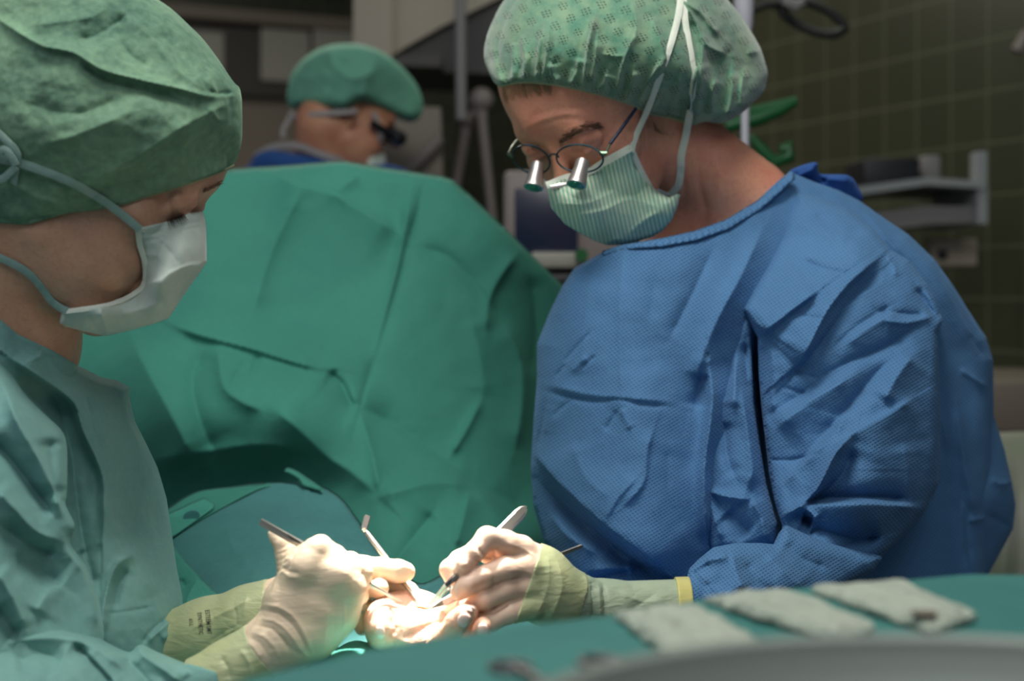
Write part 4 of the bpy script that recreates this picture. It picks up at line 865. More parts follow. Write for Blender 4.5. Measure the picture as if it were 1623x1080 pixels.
# loupe glasses --------------------------------------------------------
gl = MB(); A, o, k_ = HS; lf = Vector(A[:, 0]); bk = Vector(A[:, 1]); up = Vector(A[:, 2])
dL = ray(919, 252, ['S']) or 1.47
cR = P(918.5, 251.5, 1.448); cL = P(842, 253, 1.498)
def rim(c, ax, ay, n=40, r=.00085):
    return [c+ax*math.cos(2*math.pi*i/n)+ay*math.sin(2*math.pi*i/n) for i in range(n+1)]
axR = P(955.5, 256, 1.437)-P(918.5, 251.5, 1.448); ayR = P(914, 273, 1.455)-P(918.5, 251.5, 1.448)
axL = P(871, 262, 1.490)-P(842, 253, 1.498); ayL = P(838, 274, 1.506)-P(842, 253, 1.498)
gl.tube([P(869, 251, 1.488), P(874, 244.5, 1.474), P(882, 245, 1.462), P(885, 249, 1.456)], .0011, 8)
gf = gl.build('eyeglasses', M['frame'], surgeon)
for c, ax, ay in ((cR, axR, ayR), (cL, axL, ayL)):
    mb = MB(); mb.tube(rim(c, ax, ay), .00095, 8, False); mb.build('rim', M['frame'], gf)
tmpl = [P(954, 250, 1.437), P(960, 243, 1.436), P(968, 227, 1.44), P(985, 204, 1.45), P(1006, 176, 1.468)]
mb = MB(); mb.tube(tmpl[:3], .0011, 8); mb.tube([P(950, 243, 1.437), P(962, 243, 1.436)], .0022, 8); mb.build('hinge', M['frame_green'], gf)
mb = MB(); mb.tube([P(967, 228, 1.439), P(985, 204, 1.448), P(1008, 172, 1.462)], .0019, 10); mb.build('temple_arm', M['navy'], gf)
mb = MB(); mb.tube([P(812, 248, 1.505), P(806, 244, 1.512), P(812, 232, 1.54), P(820, 222, 1.56)], [.0019, .0022, .0015, .0012], 8); mb.build('hinge', M['frame_green'], gf)
for c, ax, ay in ((cR, axR, ayR), (cL, axL, ayL)):
    mb = MB(); n_ = ax.cross(ay).normalized(); bm = mb.bm; f_ = [bm.verts.new(p+n_*.0005) for p in rim(c, ax*.97, ay*.97)[:-1]]; b2 = [bm.verts.new(p-n_*.0005) for p in rim(c, ax*.97, ay*.97)[:-1]]
    bm.faces.new(f_); bm.faces.new(b2[::-1])
    for i in range(40): bm.faces.new((f_[i], b2[i], b2[(i+1) % 40], f_[(i+1) % 40]))
    mb.build('lens', M['glass'], gf)
for a, b_ in ((P(923, 258, 1.447), P(911, 290, 1.437)), (P(852, 262, 1.494), P(845, 292, 1.486))):
    d = (b_-a); L_ = d.length*1.18; q = d.to_track_quat('Z', 'Y').to_matrix().to_4x4(); d.normalize()
    # barrel points along the gaze: out of the lens, down and toward the hands
    gaze = Vector((d.x*.5-.05, -.30, d.z*.9)).normalized()*(1); q = gaze.to_track_quat('Z', 'Y').to_matrix().to_4x4(); MM = Matrix.Translation(a) @ q
    mb = MB(); mb.lathe([(.0068, -.002), (.0072, 0), (.0072, .009), (.0078, .0092), (.0094, .0205), (.0098, .022), (.0098, .0236), (.0103, .0238), (.0103, .0262), (.0086, .0266)], MM, 32); lp = mb.build('loupe', M['silver'], gf)
    mb = MB(); mb.lathe([(.0001, .0264), (.0060, .0268), (.0085, .0262), (.0085, .0272), (.006, .0279), (.0001, .0281)], MM, 32); mb.build('loupe_lens', M['loupe_lens'], gf)
# ================================================================== ASSISTANT (left, in profile)
HA = headM(151, 246, 1.15, -97, 33, 0, 1.0)
assistant = empty('person', (P(60, 460, 1.2).x, 1.2, 0.0), 'person in grey-green gown and smooth green cap at the left, seen in profile', 'person')
def assistant_body():
    s = SDF((-.62, .78, .66), (-.02, 1.42, 1.42), .0026)
    head(s, HA, .72, .012)
    s.cone(HP(HA, 0, .03, -.05), P(12, 545, 1.185), .052, .052, .02); s.cone(P(12, 545, 1.185), P(-60, 720, 1.22), .052, .075, .03)
    s.cone(P(-90, 740, 1.22), P(60, 780, 1.24), .055, .04, .03); s.cone(P(-40, 740, 1.2), P(-40, 1100, 1.2), .09, .10, .03)
    px_chain(s, [(-80, 780, 1.12, 55), (-20, 1060, 1.07, 45), (180, 1110, 1.065, 34), (330, 1082, 1.07, 30), (420, 1020, 1.08, 28), (490, 945, 1.085, 26)], .02)
    px_chain(s, [(60, 780, 1.25, 36), (120, 960, 1.27, 34), (250, 1020, 1.19, 30), (430, 968, 1.158, 26), (520, 935, 1.15, 20)], .02)
    h = s.blank()
    for q in ([(490, 930, 1.09, 28), (503, 882, 1.095, 12), (540, 880, 1.12, 10)], [(500, 935, 1.09, 28), (532, 892, 1.10, 10)], [(505, 945, 1.09, 26), (566, 915, 1.10, 11)], [(470, 940, 1.09, 20), (452, 880, 1.12, 12)],
              [(520, 930, 1.14, 22), (575, 905, 1.135, 14), (640, 905, 1.13, 12)]): px_chain(h, q, .006)
    s.merge(h, .006); return s
AFl = [(.0030, 8, 8, [(300, 318), (318, 306), (336, 296), (348, 290)]), (-.0024, 5, 5, [(262, 352), (278, 347), (292, 342)]), (.002, 6, 6, [(255, 335), (275, 328), (300, 326)]), (-.002, 4, 4, [(300, 338), (308, 330), (318, 328)])]
ab = body('body', assistant_body(), M['skin_a'], assistant, folds=AFl); reg('A', ab)
# gown: chest, near sleeve, forearm sleeve
LT = [(-260, 470), (-120, 470), (-40, 480), (2, 508), (28, 530), (62, 546), (84, 556), (120, 578), (160, 598), (188, 604), (206, 615), (206, 634), (214, 668), (234, 708), (250, 742), (264, 790), (273, 850), (280, 900), (289, 945), (290, 968), (287, 1000), (294, 1050), (300, 1110), (250, 1240), (-300, 1240), (-420, 900), (-380, 600)]
LDp = [(5, 512, 1.125), (62, 548, 1.150), (30, 590, 1.115), (-120, 480, 1.12), (120, 582, 1.21), (200, 620, 1.25), (130, 680, 1.17), (210, 760, 1.23), (255, 850, 1.24), (285, 965, 1.185), (200, 960, 1.13), (180, 860, 1.15), (120, 760, 1.13), (60, 630, 1.125), (0, 610, 1.10), (0, 800, 1.12), (-150, 700, 1.08), (-150, 1000, 1.06), (150, 1060, 1.10), (-350, 800, 1.15), (290, 1100, 1.16)]
LFo = [(.034, 7, 60, [(14, 566), (66, 600), (117, 639), (131, 681), (161, 750), (165, 800), (163, 860)][::-1]), (-.030, 26, 26, [(10, 590), (70, 640), (108, 700), (120, 780), (130, 850), (150, 920)]),
  (.016, 7, 6, [(208, 880), (190, 890), (178, 910), (170, 935), (164, 965), (161, 1010)]), (-.012, 10, 14, [(205, 900), (190, 925), (180, 970)]), (-.014, 14, 9, [(150, 930), (140, 900), (125, 870)]),
  (.004, 4, 4, [(84, 558), (70, 553), (60, 568), (45, 566)]), (.006, 6, 5, [(84, 560), (60, 568), (40, 575)]), (-.004, 3, 3, [(136, 630), (150, 680), (160, 715)]), (-.003, 3, 3, [(167, 972), (200, 970), (242, 962)]),
  (-.005, 4, 4, [(222, 1027), (236, 1005), (258, 985), (289, 960)]), (.006, 8, 8, [(230, 1020), (262, 992), (290, 975)]), (.005, 10, 10, [(255, 1015), (275, 1000), (288, 990)]), (.010, 36, 30, [(205, 640), (225, 740), (240, 840), (262, 930)]), (.010, 20, 26, [(175, 820), (215, 890), (245, 950)]), (-.006, 20, 24, [(160, 740), (190, 840), (215, 880)])]
# near sleeve
SLT = [(-300, 560), (-120, 540), (-20, 560), (3, 575), (22, 600), (42, 628), (72, 658), (97, 682), (106, 708), (106, 778), (104, 800), (118, 832), (112, 862), (136, 897), (148, 930), (158, 958), (165, 1008), (150, 1040), (60, 1160), (-250, 1180), (-420, 900)]
SLD = [(0, 600, 1.08), (-150, 580, 1.08), (90, 700, 1.075), (60, 780, 1.035), (0, 760, 1.01), (-120, 800, .98), (100, 900, 1.05), (0, 950, .99), (145, 980, 1.06), (60, 1050, 1.0), (-150, 1050, .96), (-350, 850, 1.05), (-200, 700, 1.0)]
SLF = [(.020, 14, 16, [(6, 610), (26, 665), (47, 705), (72, 750), (92, 800), (108, 828)]), (-.024, 20, 20, [(-20, 690), (20, 735), (55, 780), (88, 822)]), (.014, 14, 14, [(-10, 770), (30, 815), (60, 845), (100, 858)]), (-.014, 16, 16, [(0, 830), (40, 860), (90, 880)]), (.012, 12, 12, [(100, 850), (112, 880), (134, 905), (150, 950), (158, 1000)]),
  (-.018, 26, 26, [(80, 690), (85, 760), (92, 800)][::-1]), (.010, 18, 14, [(92, 920), (70, 950), (56, 975)]), (-.016, 30, 26, [(20, 880), (60, 900), (100, 930)]), (.016, 16, 16, [(-10, 900), (20, 950), (40, 1000)]), (-.014, 16, 16, [(-10, 960), (10, 990), (30, 1010)]), (.008, 16, 20, [(90, 700), (98, 740), (96, 780)])]
FST = [(-260, 1000), (-60, 1000), (0, 1003), (44, 994), (84, 992), (122, 1000), (150, 1008), (176, 1022), (205, 1034), (222, 1022), (250, 1034), (290, 1050), (330, 1062), (346, 1080), (350, 1200), (-260, 1260)]
FSD = [(0, 1010, 1.0), (-150, 1020, .97), (120, 1008, 1.03), (170, 1030, 1.035), (240, 1045, 1.05), (330, 1075, 1.06), (100, 1060, .985), (0, 1100, .94), (200, 1100, 1.0), (300, 1150, 1.03), (-150, 1150, .92)]
FSF = [(.016, 18, 22, [(-20, 1020), (60, 1012), (120, 1016), (170, 1040), (210, 1075)]), (-.014, 10, 10, [(115, 1018), (150, 1052), (185, 1090)]), (.010, 8, 8, [(135, 1030), (165, 1062), (190, 1090)]), (-.016, 20, 20, [(20, 1040), (60, 1035), (100, 1050)]), (.012, 12, 12, [(215, 1030), (250, 1055), (290, 1085)]), (-.010, 10, 10, [(195, 1040), (225, 1070), (245, 1095)]), (.006, 8, 8, [(290, 1060), (315, 1075), (330, 1090)])]
ag = relief('gown', LT, LDp, M['gown_green'], assistant, edge=(34, .035), thick=.22, folds=LFo, sp=2.4, clamp=(['A'], .006), noise=[(.006, 90, 71), (.0015, 26, 72)], smooth=False,
  rims=[(2, 508, 6, .006), (62, 546, 6, .006), (84, 556, 10, .012), (206, 615, 14, .018), (250, 742, 26, .03), (289, 945, 22, .02), (290, 1050, 16, .02), (-260, 470, 40, .05), (-380, 700, 60, .08), (0, 1240, 60, .06)],
  shells=[(SLT, SLD, dict(edge=(26, .03), thick=.10, folds=SLF, sp=2.4, clamp=(['A'], .006), smooth=True, noise=[(.006, 70, 81)])), (FST, FSD, dict(edge=(20, .025), thick=.06, folds=FSF, sp=2.4, clamp=(['A'], .006), smooth=True, noise=[(.005, 50, 91)]))])
reg('AG', ag)
# cap
aco = [(370, 262), (376, 252), (381, 236), (384, 215), (384, 180), (383, 155), (379, 138), (372, 132), (362, 118), (345, 92), (322, 62), (300, 40), (272, 14), (240, -8), (180, -50), (100, -80), (0, -85), (-100, -50), (-180, 30), (-205, 140), (-190, 250), (-140, 330), (-60, 352), (0, 354), (40, 356), (66, 350), (110, 338), (150, 334), (186, 325), (200, 322), (230, 312), (262, 303), (300, 290), (340, 276)]
acd = [(360, 262, 'a', .004), (300, 286, 'a', .006), (240, 305, 'a', .008), (190, 318, 'a', .010), (120, 330, 'a', .012), (60, 345, 1.085), (378, 200, 1.14), (360, 120, 1.13), (250, 0, 1.11), (300, 200, 1.075), (200, 150, 1.052), (100, 100, 1.05), (100, 250, 1.050), (0, 200, 1.06), (0, 320, 1.085), (-120, 200, 1.10), (100, -40, 1.09), (-120, 0, 1.12)]
ACF = [(.009, 6, 5, [(-20, 18), (30, 52), (70, 74), (116, 83), (160, 110), (215, 125), (250, 133), (290, 142), (330, 153), (374, 152)]), (-.006, 8, 8, [(120, 100), (170, 128), (220, 142), (300, 165)]),
  (.006, 20, 14, [(40, 42), (100, 34), (150, 25), (175, 5)]), (-.007, 14, 14, [(120, 60), (150, 58), (200, 25)]), (.006, 10, 14, [(200, 20), (240, 60), (280, 110), (330, 148)]), (-.005, 12, 12, [(180, 40), (200, 80), (240, 110)]),
  (-.006, 7, 7, [(318, 142), (345, 148), (370, 148)]), (.005, 12, 12, [(376, 155), (340, 175), (290, 200), (240, 235), (180, 270), (130, 300)]), (-.004, 12, 12, [(350, 200), (300, 235), (240, 265)]), (.003, 4, 3, [(330, 170), (350, 195)]),
  (-.006, 16, 14, [(150, 300), (200, 290), (270, 275)]), (.006, 16, 16, [(60, 230), (120, 215), (200, 180)]), (-.006, 18, 18, [(30, 160), (120, 180), (200, 150)]), (.005, 12, 12, [(20, 290), (60, 315), (100, 325)]), (.005, 6, 6, [(330, 120), (338, 140), (345, 152)]), (.005, 6, 6, [(310, 118), (322, 140), (332, 152)])]
ac = relief('surgical_cap', aco, acd, M['cap'], assistant, edge=(34, .05), thick=.14, folds=ACF, sp=2.2, on=['A'], clamp=(['A'], .004), noise=[(.004, 60, 101), (.0014, 20, 102)], smooth=True,
  rims=[(370, 262, 8, .006), (300, 290, 6, .004), (230, 312, 6, .004), (150, 334, 8, .006), (40, 356, 14, .02), (383, 200, 14, .02), (380, 140, 14, .02), (330, 70, 30, .05), (240, -8, 34, .05), (0, -85, 40, .06), (-200, 140, 40, .06), (-100, 345, 20, .03)],
  back=[(370, 262, .03), (300, 290, .01), (200, 322, .004), (60, 350, .01), (200, 150, .14), (100, 100, .15), (0, 50, .15), (300, 150, .12), (-100, 100, .12)])
reg('AC', ac)
ribbon('cap_elastic', [(371, 262), (340, 277), (300, 291), (262, 304), (230, 313), (200, 323), (186, 326)], 2.6, ['AC', 'A'], .002, M['band'], ac, th=.001)
amo = [(321, 335), (325, 348), (327, 363), (328, 415), (320, 428), (308, 444), (290, 470), (267, 505), (245, 513), (218, 521), (190, 528), (168, 533), (135, 526), (104, 518), (94, 512), (98, 494), (104, 491), (130, 488), (155, 484), (180, 478), (205, 466), (224, 452), (228, 434), (226, 412), (220, 388), (217, 362), (240, 357), (262, 352), (285, 345), (302, 337)]
amd = [(225, 362, 'a', .004), (260, 358, 'a', .005), (300, 345, 'a', .006), (232, 410, 'a', .006), (228, 450, 'a', .006), (325, 345, 1.145), (326, 410, 1.14), (290, 400, 1.10), (290, 460, 1.125), (240, 500, 1.12), (170, 528, 1.13), (105, 505, 1.115), (160, 500, 1.10), (250, 450, 1.085)]
AMF = [(.004, 20, 3, [(226, 452), (250, 445), (270, 432), (300, 420), (322, 418)][::-1]), (-.003, 8, 8, [(250, 380), (270, 400), (285, 420)]), (.004, 10, 8, [(225, 400), (250, 405), (262, 370)]), (.005, 5, 8, [(158, 490), (164, 510), (170, 530)]), (-.004, 6, 6, [(140, 500), (152, 515), (158, 528)]), (.004, 8, 8, [(190, 500), (225, 490), (262, 480)]), (.003, 8, 8, [(300, 432), (285, 455), (260, 490)]), (-.004, 8, 8, [(255, 470), (280, 450), (300, 436)]),
   (-.0014, 1.8, 1.8, [(219, 374), (262, 366), (300, 354), (324, 350)]), (-.0014, 1.8, 1.8, [(221, 384), (262, 376), (300, 363), (326, 359)]), (-.003, 4, 4, [(300, 430), (308, 428), (316, 432)])]
am = relief('face_mask', amo, amd, M['mask_w'], assistant, edge=(7, .010), thick=.008, folds=AMF, sp=1.9, on=['A'], clamp=(['A'], .003), smooth=False, noise=[(.0014, 24, 111)])
reg('AM', am)
ribbon('mask_border', [(219, 364), (222, 390), (229, 412), (230, 436), (226, 455), (206, 470), (180, 481), (150, 488), (106, 494)], 9, ['AM', 'A'], .002, M['tie'], am)
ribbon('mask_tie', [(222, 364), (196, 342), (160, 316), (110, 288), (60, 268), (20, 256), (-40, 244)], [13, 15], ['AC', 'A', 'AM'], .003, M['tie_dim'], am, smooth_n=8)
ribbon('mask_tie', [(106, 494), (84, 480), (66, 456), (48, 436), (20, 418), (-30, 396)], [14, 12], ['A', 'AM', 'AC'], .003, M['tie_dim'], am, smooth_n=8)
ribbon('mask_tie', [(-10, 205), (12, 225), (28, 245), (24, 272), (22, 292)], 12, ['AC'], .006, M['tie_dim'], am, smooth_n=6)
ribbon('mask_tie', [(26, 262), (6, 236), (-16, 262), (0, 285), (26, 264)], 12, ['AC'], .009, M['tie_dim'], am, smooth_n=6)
rt = []
def eye_pt(x, y, o): return P(x, y, (ray(x, y, ['A', 'AM']) or 1.09)-o)
for i in range(15):
    u = i/14+random.uniform(-.03, .03); x = 266+u*26; y = 350-u*8
    rt.append([eye_pt(x, y-2, .0008), eye_pt(x+2+2*u, y+4, .004), eye_pt(x+4+u*4, y+13-4*u+random.uniform(-2, 2), .006)])
hairs('eyelashes', rt, M['lash'], assistant, .00024)
rt = []
for i in range(70):
    u = random.random(); x = 318+u*30; y = 305-14*u+random.uniform(-3, 3); d0 = ray(x, y, ['A'])
    if d0 is None: continue
    rt.append([P(x, y, d0+.0004), P(x+4, y-3, d0-.001), P(x+9, y-3, d0-.0005)])
hairs('eyebrow', rt, M['brow'], assistant, .00022)
# gloved hands ---------------------------------------------------------
def hand_near(vox=.0009):
    s = SDF((P(290, 0, 1.1).x-.01, 1.03, P(0, 1110, 1.1).z), (P(612, 0, 1.10).x, 1.17, P(0, 830, 1.1).z), vox)
    px_chain(s, [(466, 966, 1.085, 46), (452, 1000, 1.080, 40), (420, 1030, 1.078, 40), (372, 1062, 1.075, 44), (320, 1090, 1.07, 48)], .012)
    px_chain(s, [(505, 985, 1.088, 44), (492, 1000, 1.085, 42), (455, 1020, 1.082, 36)], .012)
    px_chain(s, [(462, 948, 1.083, 38), (485, 900, 1.080, 30), (502, 872, 1.082, 18)], .010)
    px_chain(s, [(510, 950, 1.086, 42), (530, 915, 1.085, 32), (538, 900, 1.09, 24)], .010)
    px_chain(s, [(530, 960, 1.09, 34), (548, 935, 1.09, 26), (540, 975, 1.092, 26)], .010)
    fi = []
    def finger(pts): f = s.blank(); px_chain(f, pts, .003); fi.append(f)
    finger([(500, 874, 1.082, 18.5), (508, 866, 1.092, 17), (532, 880, 1.112, 15), (552, 900, 1.12, 13)])
    finger([(520, 895, 1.088, 19), (534, 888, 1.094, 15), (556, 890, 1.106, 14), (566, 905, 1.118, 13)])
    finger([(545, 915, 1.088, 20), (562, 903, 1.094, 15), (575, 908, 1.100, 14.5), (574, 924, 1.106, 14), (560, 935, 1.115, 12)])
    finger([(548, 940, 1.09, 20), (566, 930, 1.096, 14), (570, 945, 1.104, 13), (556, 955, 1.112, 12)])
    # thumb pushed up behind the hand, its glove end wrinkled
    finger([(468, 925, 1.10, 26), (462, 900, 1.105, 23), (455, 880, 1.108, 18), (448, 864, 1.110, 14), (436, 852, 1.112, 9), (429, 846, 1.112, 5)])
    out = None
    for f in fi:
        g = SDF.smin(s.f, f.f, .006); out = g if out is None else SDF.smin(out, g, .0012)
    s.f = out; return s
HNF = [(.0022, 5, 5, [(417, 960), (440, 962), (462, 975), (480, 1000), (495, 1036)]), (-.0018, 4, 4, [(414, 968), (440, 972), (458, 985), (474, 1006), (490, 1036)]), (.0020, 5, 5, [(410, 982), (435, 985), (455, 1000), (470, 1020), (486, 1042)]), (-.0016, 4, 4, [(405, 992), (430, 997), (448, 1012), (460, 1035)]),
       (.0018, 6, 6, [(400, 1003), (420, 1010), (436, 1026), (444, 1050)]), (-.0018, 5, 5, [(440, 1006), (455, 1024), (480, 1040)]), (.0018, 6, 6, [(385, 1016), (402, 1026), (415, 1045)]), (-.0012, 5, 5, [(395, 1010), (412, 1020), (425, 1042)]),
       (.0018, 4, 5, [(449, 905), (458, 914), (474, 916)]), (-.0016, 4, 4, [(446, 898), (455, 906), (474, 909)]), (-.0026, 4, 3, [(476, 862), (464, 878), (456, 898), (450, 910)]), (.0010, 4, 4, [(425, 925), (440, 912), (452, 904)]),
       (-.0010, 2.6, 2.6, [(436, 880), (450, 876), (462, 868)]), (-.0010, 2.6, 2.6, [(434, 890), (448, 886), (460, 878)]), (-.0010, 2.6, 2.6, [(432, 900), (446, 895), (456, 888)]), (-.0009, 2.6, 2.6, [(430, 908), (442, 905), (452, 898)]), (-.0008, 2.5, 2.5, [(440, 872), (452, 866), (462, 860)]),
       (.0010, 7, 7, [(520, 960), (516, 1000), (512, 1035)]), (-.0010, 6, 6, [(532, 960), (530, 1000), (524, 1030)]), (.0010, 6, 6, [(545, 955), (545, 990), (536, 1020)]), (-.0008, 3, 3, [(568, 920), (573, 914), (576, 905)])]
HNF = [(f[0]*.62, f[1]*.8, f[2]*.8, f[3]) for f in HNF]
hn = hand_near(); cn = np.array([-.80, 0, -.60]); cp0 = np.array(P(408, 1018, 1.08))
x = hn.copy(); x.cut(cp0, cn); gn = body('glove', x, M['glove'], assistant, folds=HNF); reg('HN', gn)
x = hn.copy(); x.cut(cp0-cn*.0005, -cn); x.cut(P(318, 1085, 1.07), (-.8, 0, -.5)); body('glove_cuff', x, M['cuff'], assistant, off=.0006, folds=[(.002, 6, 6, [(380, 1030), (395, 1050), (400, 1080)]), (-.002, 7, 7, [(350, 1040), (362, 1062), (364, 1080)])])
def hand_far(vox=.0009):
    s = SDF((P(250, 0, 1.1).x-.01, 1.06, P(0, 1100, 1.2).z), (P(705, 0, 1.14).x, 1.25, P(0, 850, 1.1).z), vox)
    px_chain(s, [(548, 925, 1.150, 26), (510, 935, 1.150, 34), (450, 960, 1.155, 40), (400, 982, 1.16, 48), (330, 1005, 1.17, 50), (262, 1030, 1.18, 56)], .012)
    px_chain(s, [(560, 950, 1.152, 24), (520, 965, 1.15, 30), (440, 985, 1.155, 36)], .012)
    fi = []
    def finger(pts): f = s.blank(); px_chain(f, pts, .003); fi.append(f)
    finger([(545, 898, 1.142, 22), (575, 902, 1.138, 20), (605, 904, 1.134, 19), (632, 906, 1.130, 17.5), (643, 907, 1.129, 15)])
    finger([(565, 915, 1.150, 18), (600, 918, 1.150, 17), (628, 926, 1.146, 16), (648, 938, 1.140, 14), (662, 948, 1.134, 10)])
    finger([(560, 940, 1.140, 14), (580, 936, 1.130, 13.5), (600, 934, 1.122, 14), (602, 932, 1.121, 14)])
    finger([(550, 945, 1.150, 17), (575, 955, 1.146, 14), (584, 962, 1.140, 12)])
    finger([(548, 965, 1.152, 17), (568, 980, 1.148, 15), (574, 996, 1.146, 12)])
    out = None
    for f in fi:
        g = SDF.smin(s.f, f.f, .006); out = g if out is None else SDF.smin(out, g, .0012)
    s.f = out; return s
hf = hand_far(); cn = np.array([-.97, 0, -.2]); cp0 = np.array(P(425, 960, 1.15))
x = hf.copy(); x.cut(cp0, cn); g2 = body('glove', x, M['glove'], assistant, folds=[(.0010, 5, 4, [(634, 900), (646, 898), (652, 904)]), (-.0008, 3, 3, [(586, 918), (600, 920), (612, 918)])]); reg('HF', g2)
x = hf.copy(); x.cut(cp0-cn*.0005, -cn); x.cut(P(262, 1030, 1.18), (-1, 0, 0))
gcf = body('glove_cuff', x, M['cuff'], assistant, off=.0008, folds=[(.0016, 5, 5, [(300, 1000), (350, 975), (400, 950)]), (-.0014, 5, 5, [(330, 1020), (360, 1000), (400, 985)]), (.0016, 6, 6, [(350, 1010), (385, 990), (415, 985)]), (-.0012, 4, 4, [(370, 955), (375, 990), (360, 1020)]), (.0010, 4, 4, [(392, 945), (385, 980)])]); reg('CF', gcf)
# printed text on the cuff
def text_on(name, txt, cx, cy, size, ang, bvs, mat, parent, off=.0006, sq=.8):
    cu = bpy.data.curves.new('t', 'FONT'); cu.body = txt; cu.size = 1; cu.align_x = 'LEFT'; cu.align_y = 'CENTER'; cu.offset = .004; cu.resolution_u = 2
    ob = bpy.data.objects.new('t', cu); COL.objects.link(ob); dg = bpy.context.evaluated_depsgraph_get(); dg.update()
    me = bpy.data.meshes.new_from_object(ob.evaluated_get(dg)); bpy.data.objects.remove(ob)
    bm = bmesh.new(); bm.from_mesh(me); bmesh.ops.subdivide_edges(bm, edges=bm.edges[:], cuts=1)
    ca, sa = math.cos(ang), math.sin(ang)
    for v in bm.verts:
        u, w_ = v.co.x*size*sq, v.co.y*size; px, py = cx+u*ca+w_*sa, cy+u*sa-w_*ca
        d = ray(px, py, bvs) or 1.15; v.co = P(px, py, d-off)
    bm.to_mesh(me); bm.free(); return link(name, me, mat, parent, False)
A_ = math.radians(85)
text_on('printed_text', 'ESTEEM SMT', 328, 967, 10.5, A_, ['CF'], M['ink'], gcf, sq=.68)
text_on('printed_text', 'SYNTHETIC', 315.5, 971, 10, A_, ['CF'], M['ink'], gcf, sq=.68)
text_on('printed_text', '6\u00bdL', 302, 981, 9.0, A_, ['CF'], M['ink'], gcf, sq=.72)
# ================================================================== ANAESTHETIST
HN_ = headM(556, 172, 3.0, -108, 20, 0, 1.0)
anaes = empty('person', (P(520, 460, 3.05).x, 3.05, 0.0), 'person in dark blue scrubs and green cap in the background, turned away to the right', 'person')
s = SDF((-.66, 2.7, .85), (-.05, 3.35, 1.62), .005); head(s, HN_)
s.cone(HP(HN_, 0, .04, -.05), P(520, 280, 3.05), .062, .072, .02); s.cone(P(520, 280, 3.05), P(520, 420, 3.08), .08, .11, .04); s.cone(P(430, 330, 3.08), P(620, 330, 3.08), .07, .07, .04)
nb_ = body('body', s, M['skin_n'], anaes); reg('N', nb_)
nc = relief('surgical_cap', [(455, 160), (456, 140), (462, 118), (478, 96), (500, 80), (525, 71), (552, 69), (580, 72), (605, 82), (628, 98), (648, 118), (662, 138), (670, 160), (670, 176), (664, 188), (652, 194), (636, 190), (618, 182), (604, 176), (584, 167), (572, 164), (560, 170), (545, 176), (525, 174), (500, 170), (475, 170), (462, 172)],
  [(470, 160, 2.97), (540, 160, 2.88), (600, 170, 2.93), (660, 180, 3.0), (540, 110, 2.88), (600, 120, 2.91), (480, 110, 2.95), (650, 140, 2.98)], M['cap_far'], anaes, edge=(18, .06), thick=.14, folds=[(.014, 10, 10, [(520, 80), (535, 110), (560, 125), (600, 110)]), (-.012, 12, 12, [(545, 90), (530, 130), (520, 150)]), (.010, 12, 12, [(600, 90), (580, 130), (575, 160)]), (.008, 10, 10, [(470, 120), (500, 125), (520, 110)])], sp=2.4)
reg('NC', nc)
nm = relief('face_mask', [(590, 232), (598, 222), (606, 226), (610, 240), (612, 262), (606, 285), (580, 300), (560, 296), (578, 265)], [(590, 250, 2.97), (605, 240, 3.0), (600, 280, 2.99), (575, 290, 2.98)], M['mask_w'], anaes, edge=(7, .015), thick=.02, sp=2)
reg('NM', nm)
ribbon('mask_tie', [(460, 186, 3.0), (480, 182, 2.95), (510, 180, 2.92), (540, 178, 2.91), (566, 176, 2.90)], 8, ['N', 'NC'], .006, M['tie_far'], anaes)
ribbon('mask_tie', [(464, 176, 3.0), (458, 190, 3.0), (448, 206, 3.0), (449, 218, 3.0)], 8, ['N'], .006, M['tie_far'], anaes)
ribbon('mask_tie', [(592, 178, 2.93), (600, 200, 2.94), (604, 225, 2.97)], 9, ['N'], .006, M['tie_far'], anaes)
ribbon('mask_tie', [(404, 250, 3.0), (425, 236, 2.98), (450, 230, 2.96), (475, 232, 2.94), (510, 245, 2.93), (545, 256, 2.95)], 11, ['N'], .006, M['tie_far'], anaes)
mb = MB(); mb.tube([P(590, 196, 2.93), P(612, 208, 2.96), P(630, 222, 2.99)], .008); mb.tube([P(622, 214, 2.98), P(634, 220, 3.02)], .016); mb.build('glasses', M['black'], anaes)
relief('scrubs', [(395, 262), (402, 246), (425, 238), (450, 240), (500, 248), (560, 258), (640, 268), (700, 330), (700, 560), (380, 560), (340, 330), (360, 280)], [(450, 260, 2.93), (540, 270, 2.93), (400, 300, 3.0), (520, 400, 2.9), (650, 350, 3.0)], M['gown_deep'], anaes, edge=(16, .03), thick=.25, sp=3, folds=[(.01, 8, 8, [(470, 250), (480, 280), (470, 330)])])
# ================================================================== patient: hand palm up, under the drape
patient = empty('person', (P(640, 1000, 1.2).x, 1.2, .80), 'patient\'s bare hand lying palm up with curled fingers under the surgical lamp', 'person')
s = SDF((P(540, 0, 1.13).x, 1.00, .74), (P(800, 0, 1.13).x, 1.30, P(0, 930, 1.13).z), .0009)
px_chain(s, [(628, 982, 1.135, 34), (660, 985, 1.140, 34), (690, 998, 1.135, 28)], .012); px_chain(s, [(612, 1000, 1.12, 30), (650, 1012, 1.12, 34), (690, 1025, 1.12, 28)], .012)
px_chain(s, [(640, 1030, 1.13, 40), (660, 1090, 1.12, 44), (700, 1130, 1.14, 40)], .02); px_chain(s, [(648, 962, 1.15, 20), (680, 970, 1.15, 20), (700, 985, 1.14, 16)], .01)
px_chain(s, [(606, 975, 1.130, 22), (650, 975, 1.135, 28), (700, 985, 1.130, 24)], .014); px_chain(s, [(640, 1000, 1.115, 30), (685, 1005, 1.115, 28)], .014)
PF = []
def finger(pts, k=.003): f = s.blank(); px_chain(f, pts, k); PF.append(f)
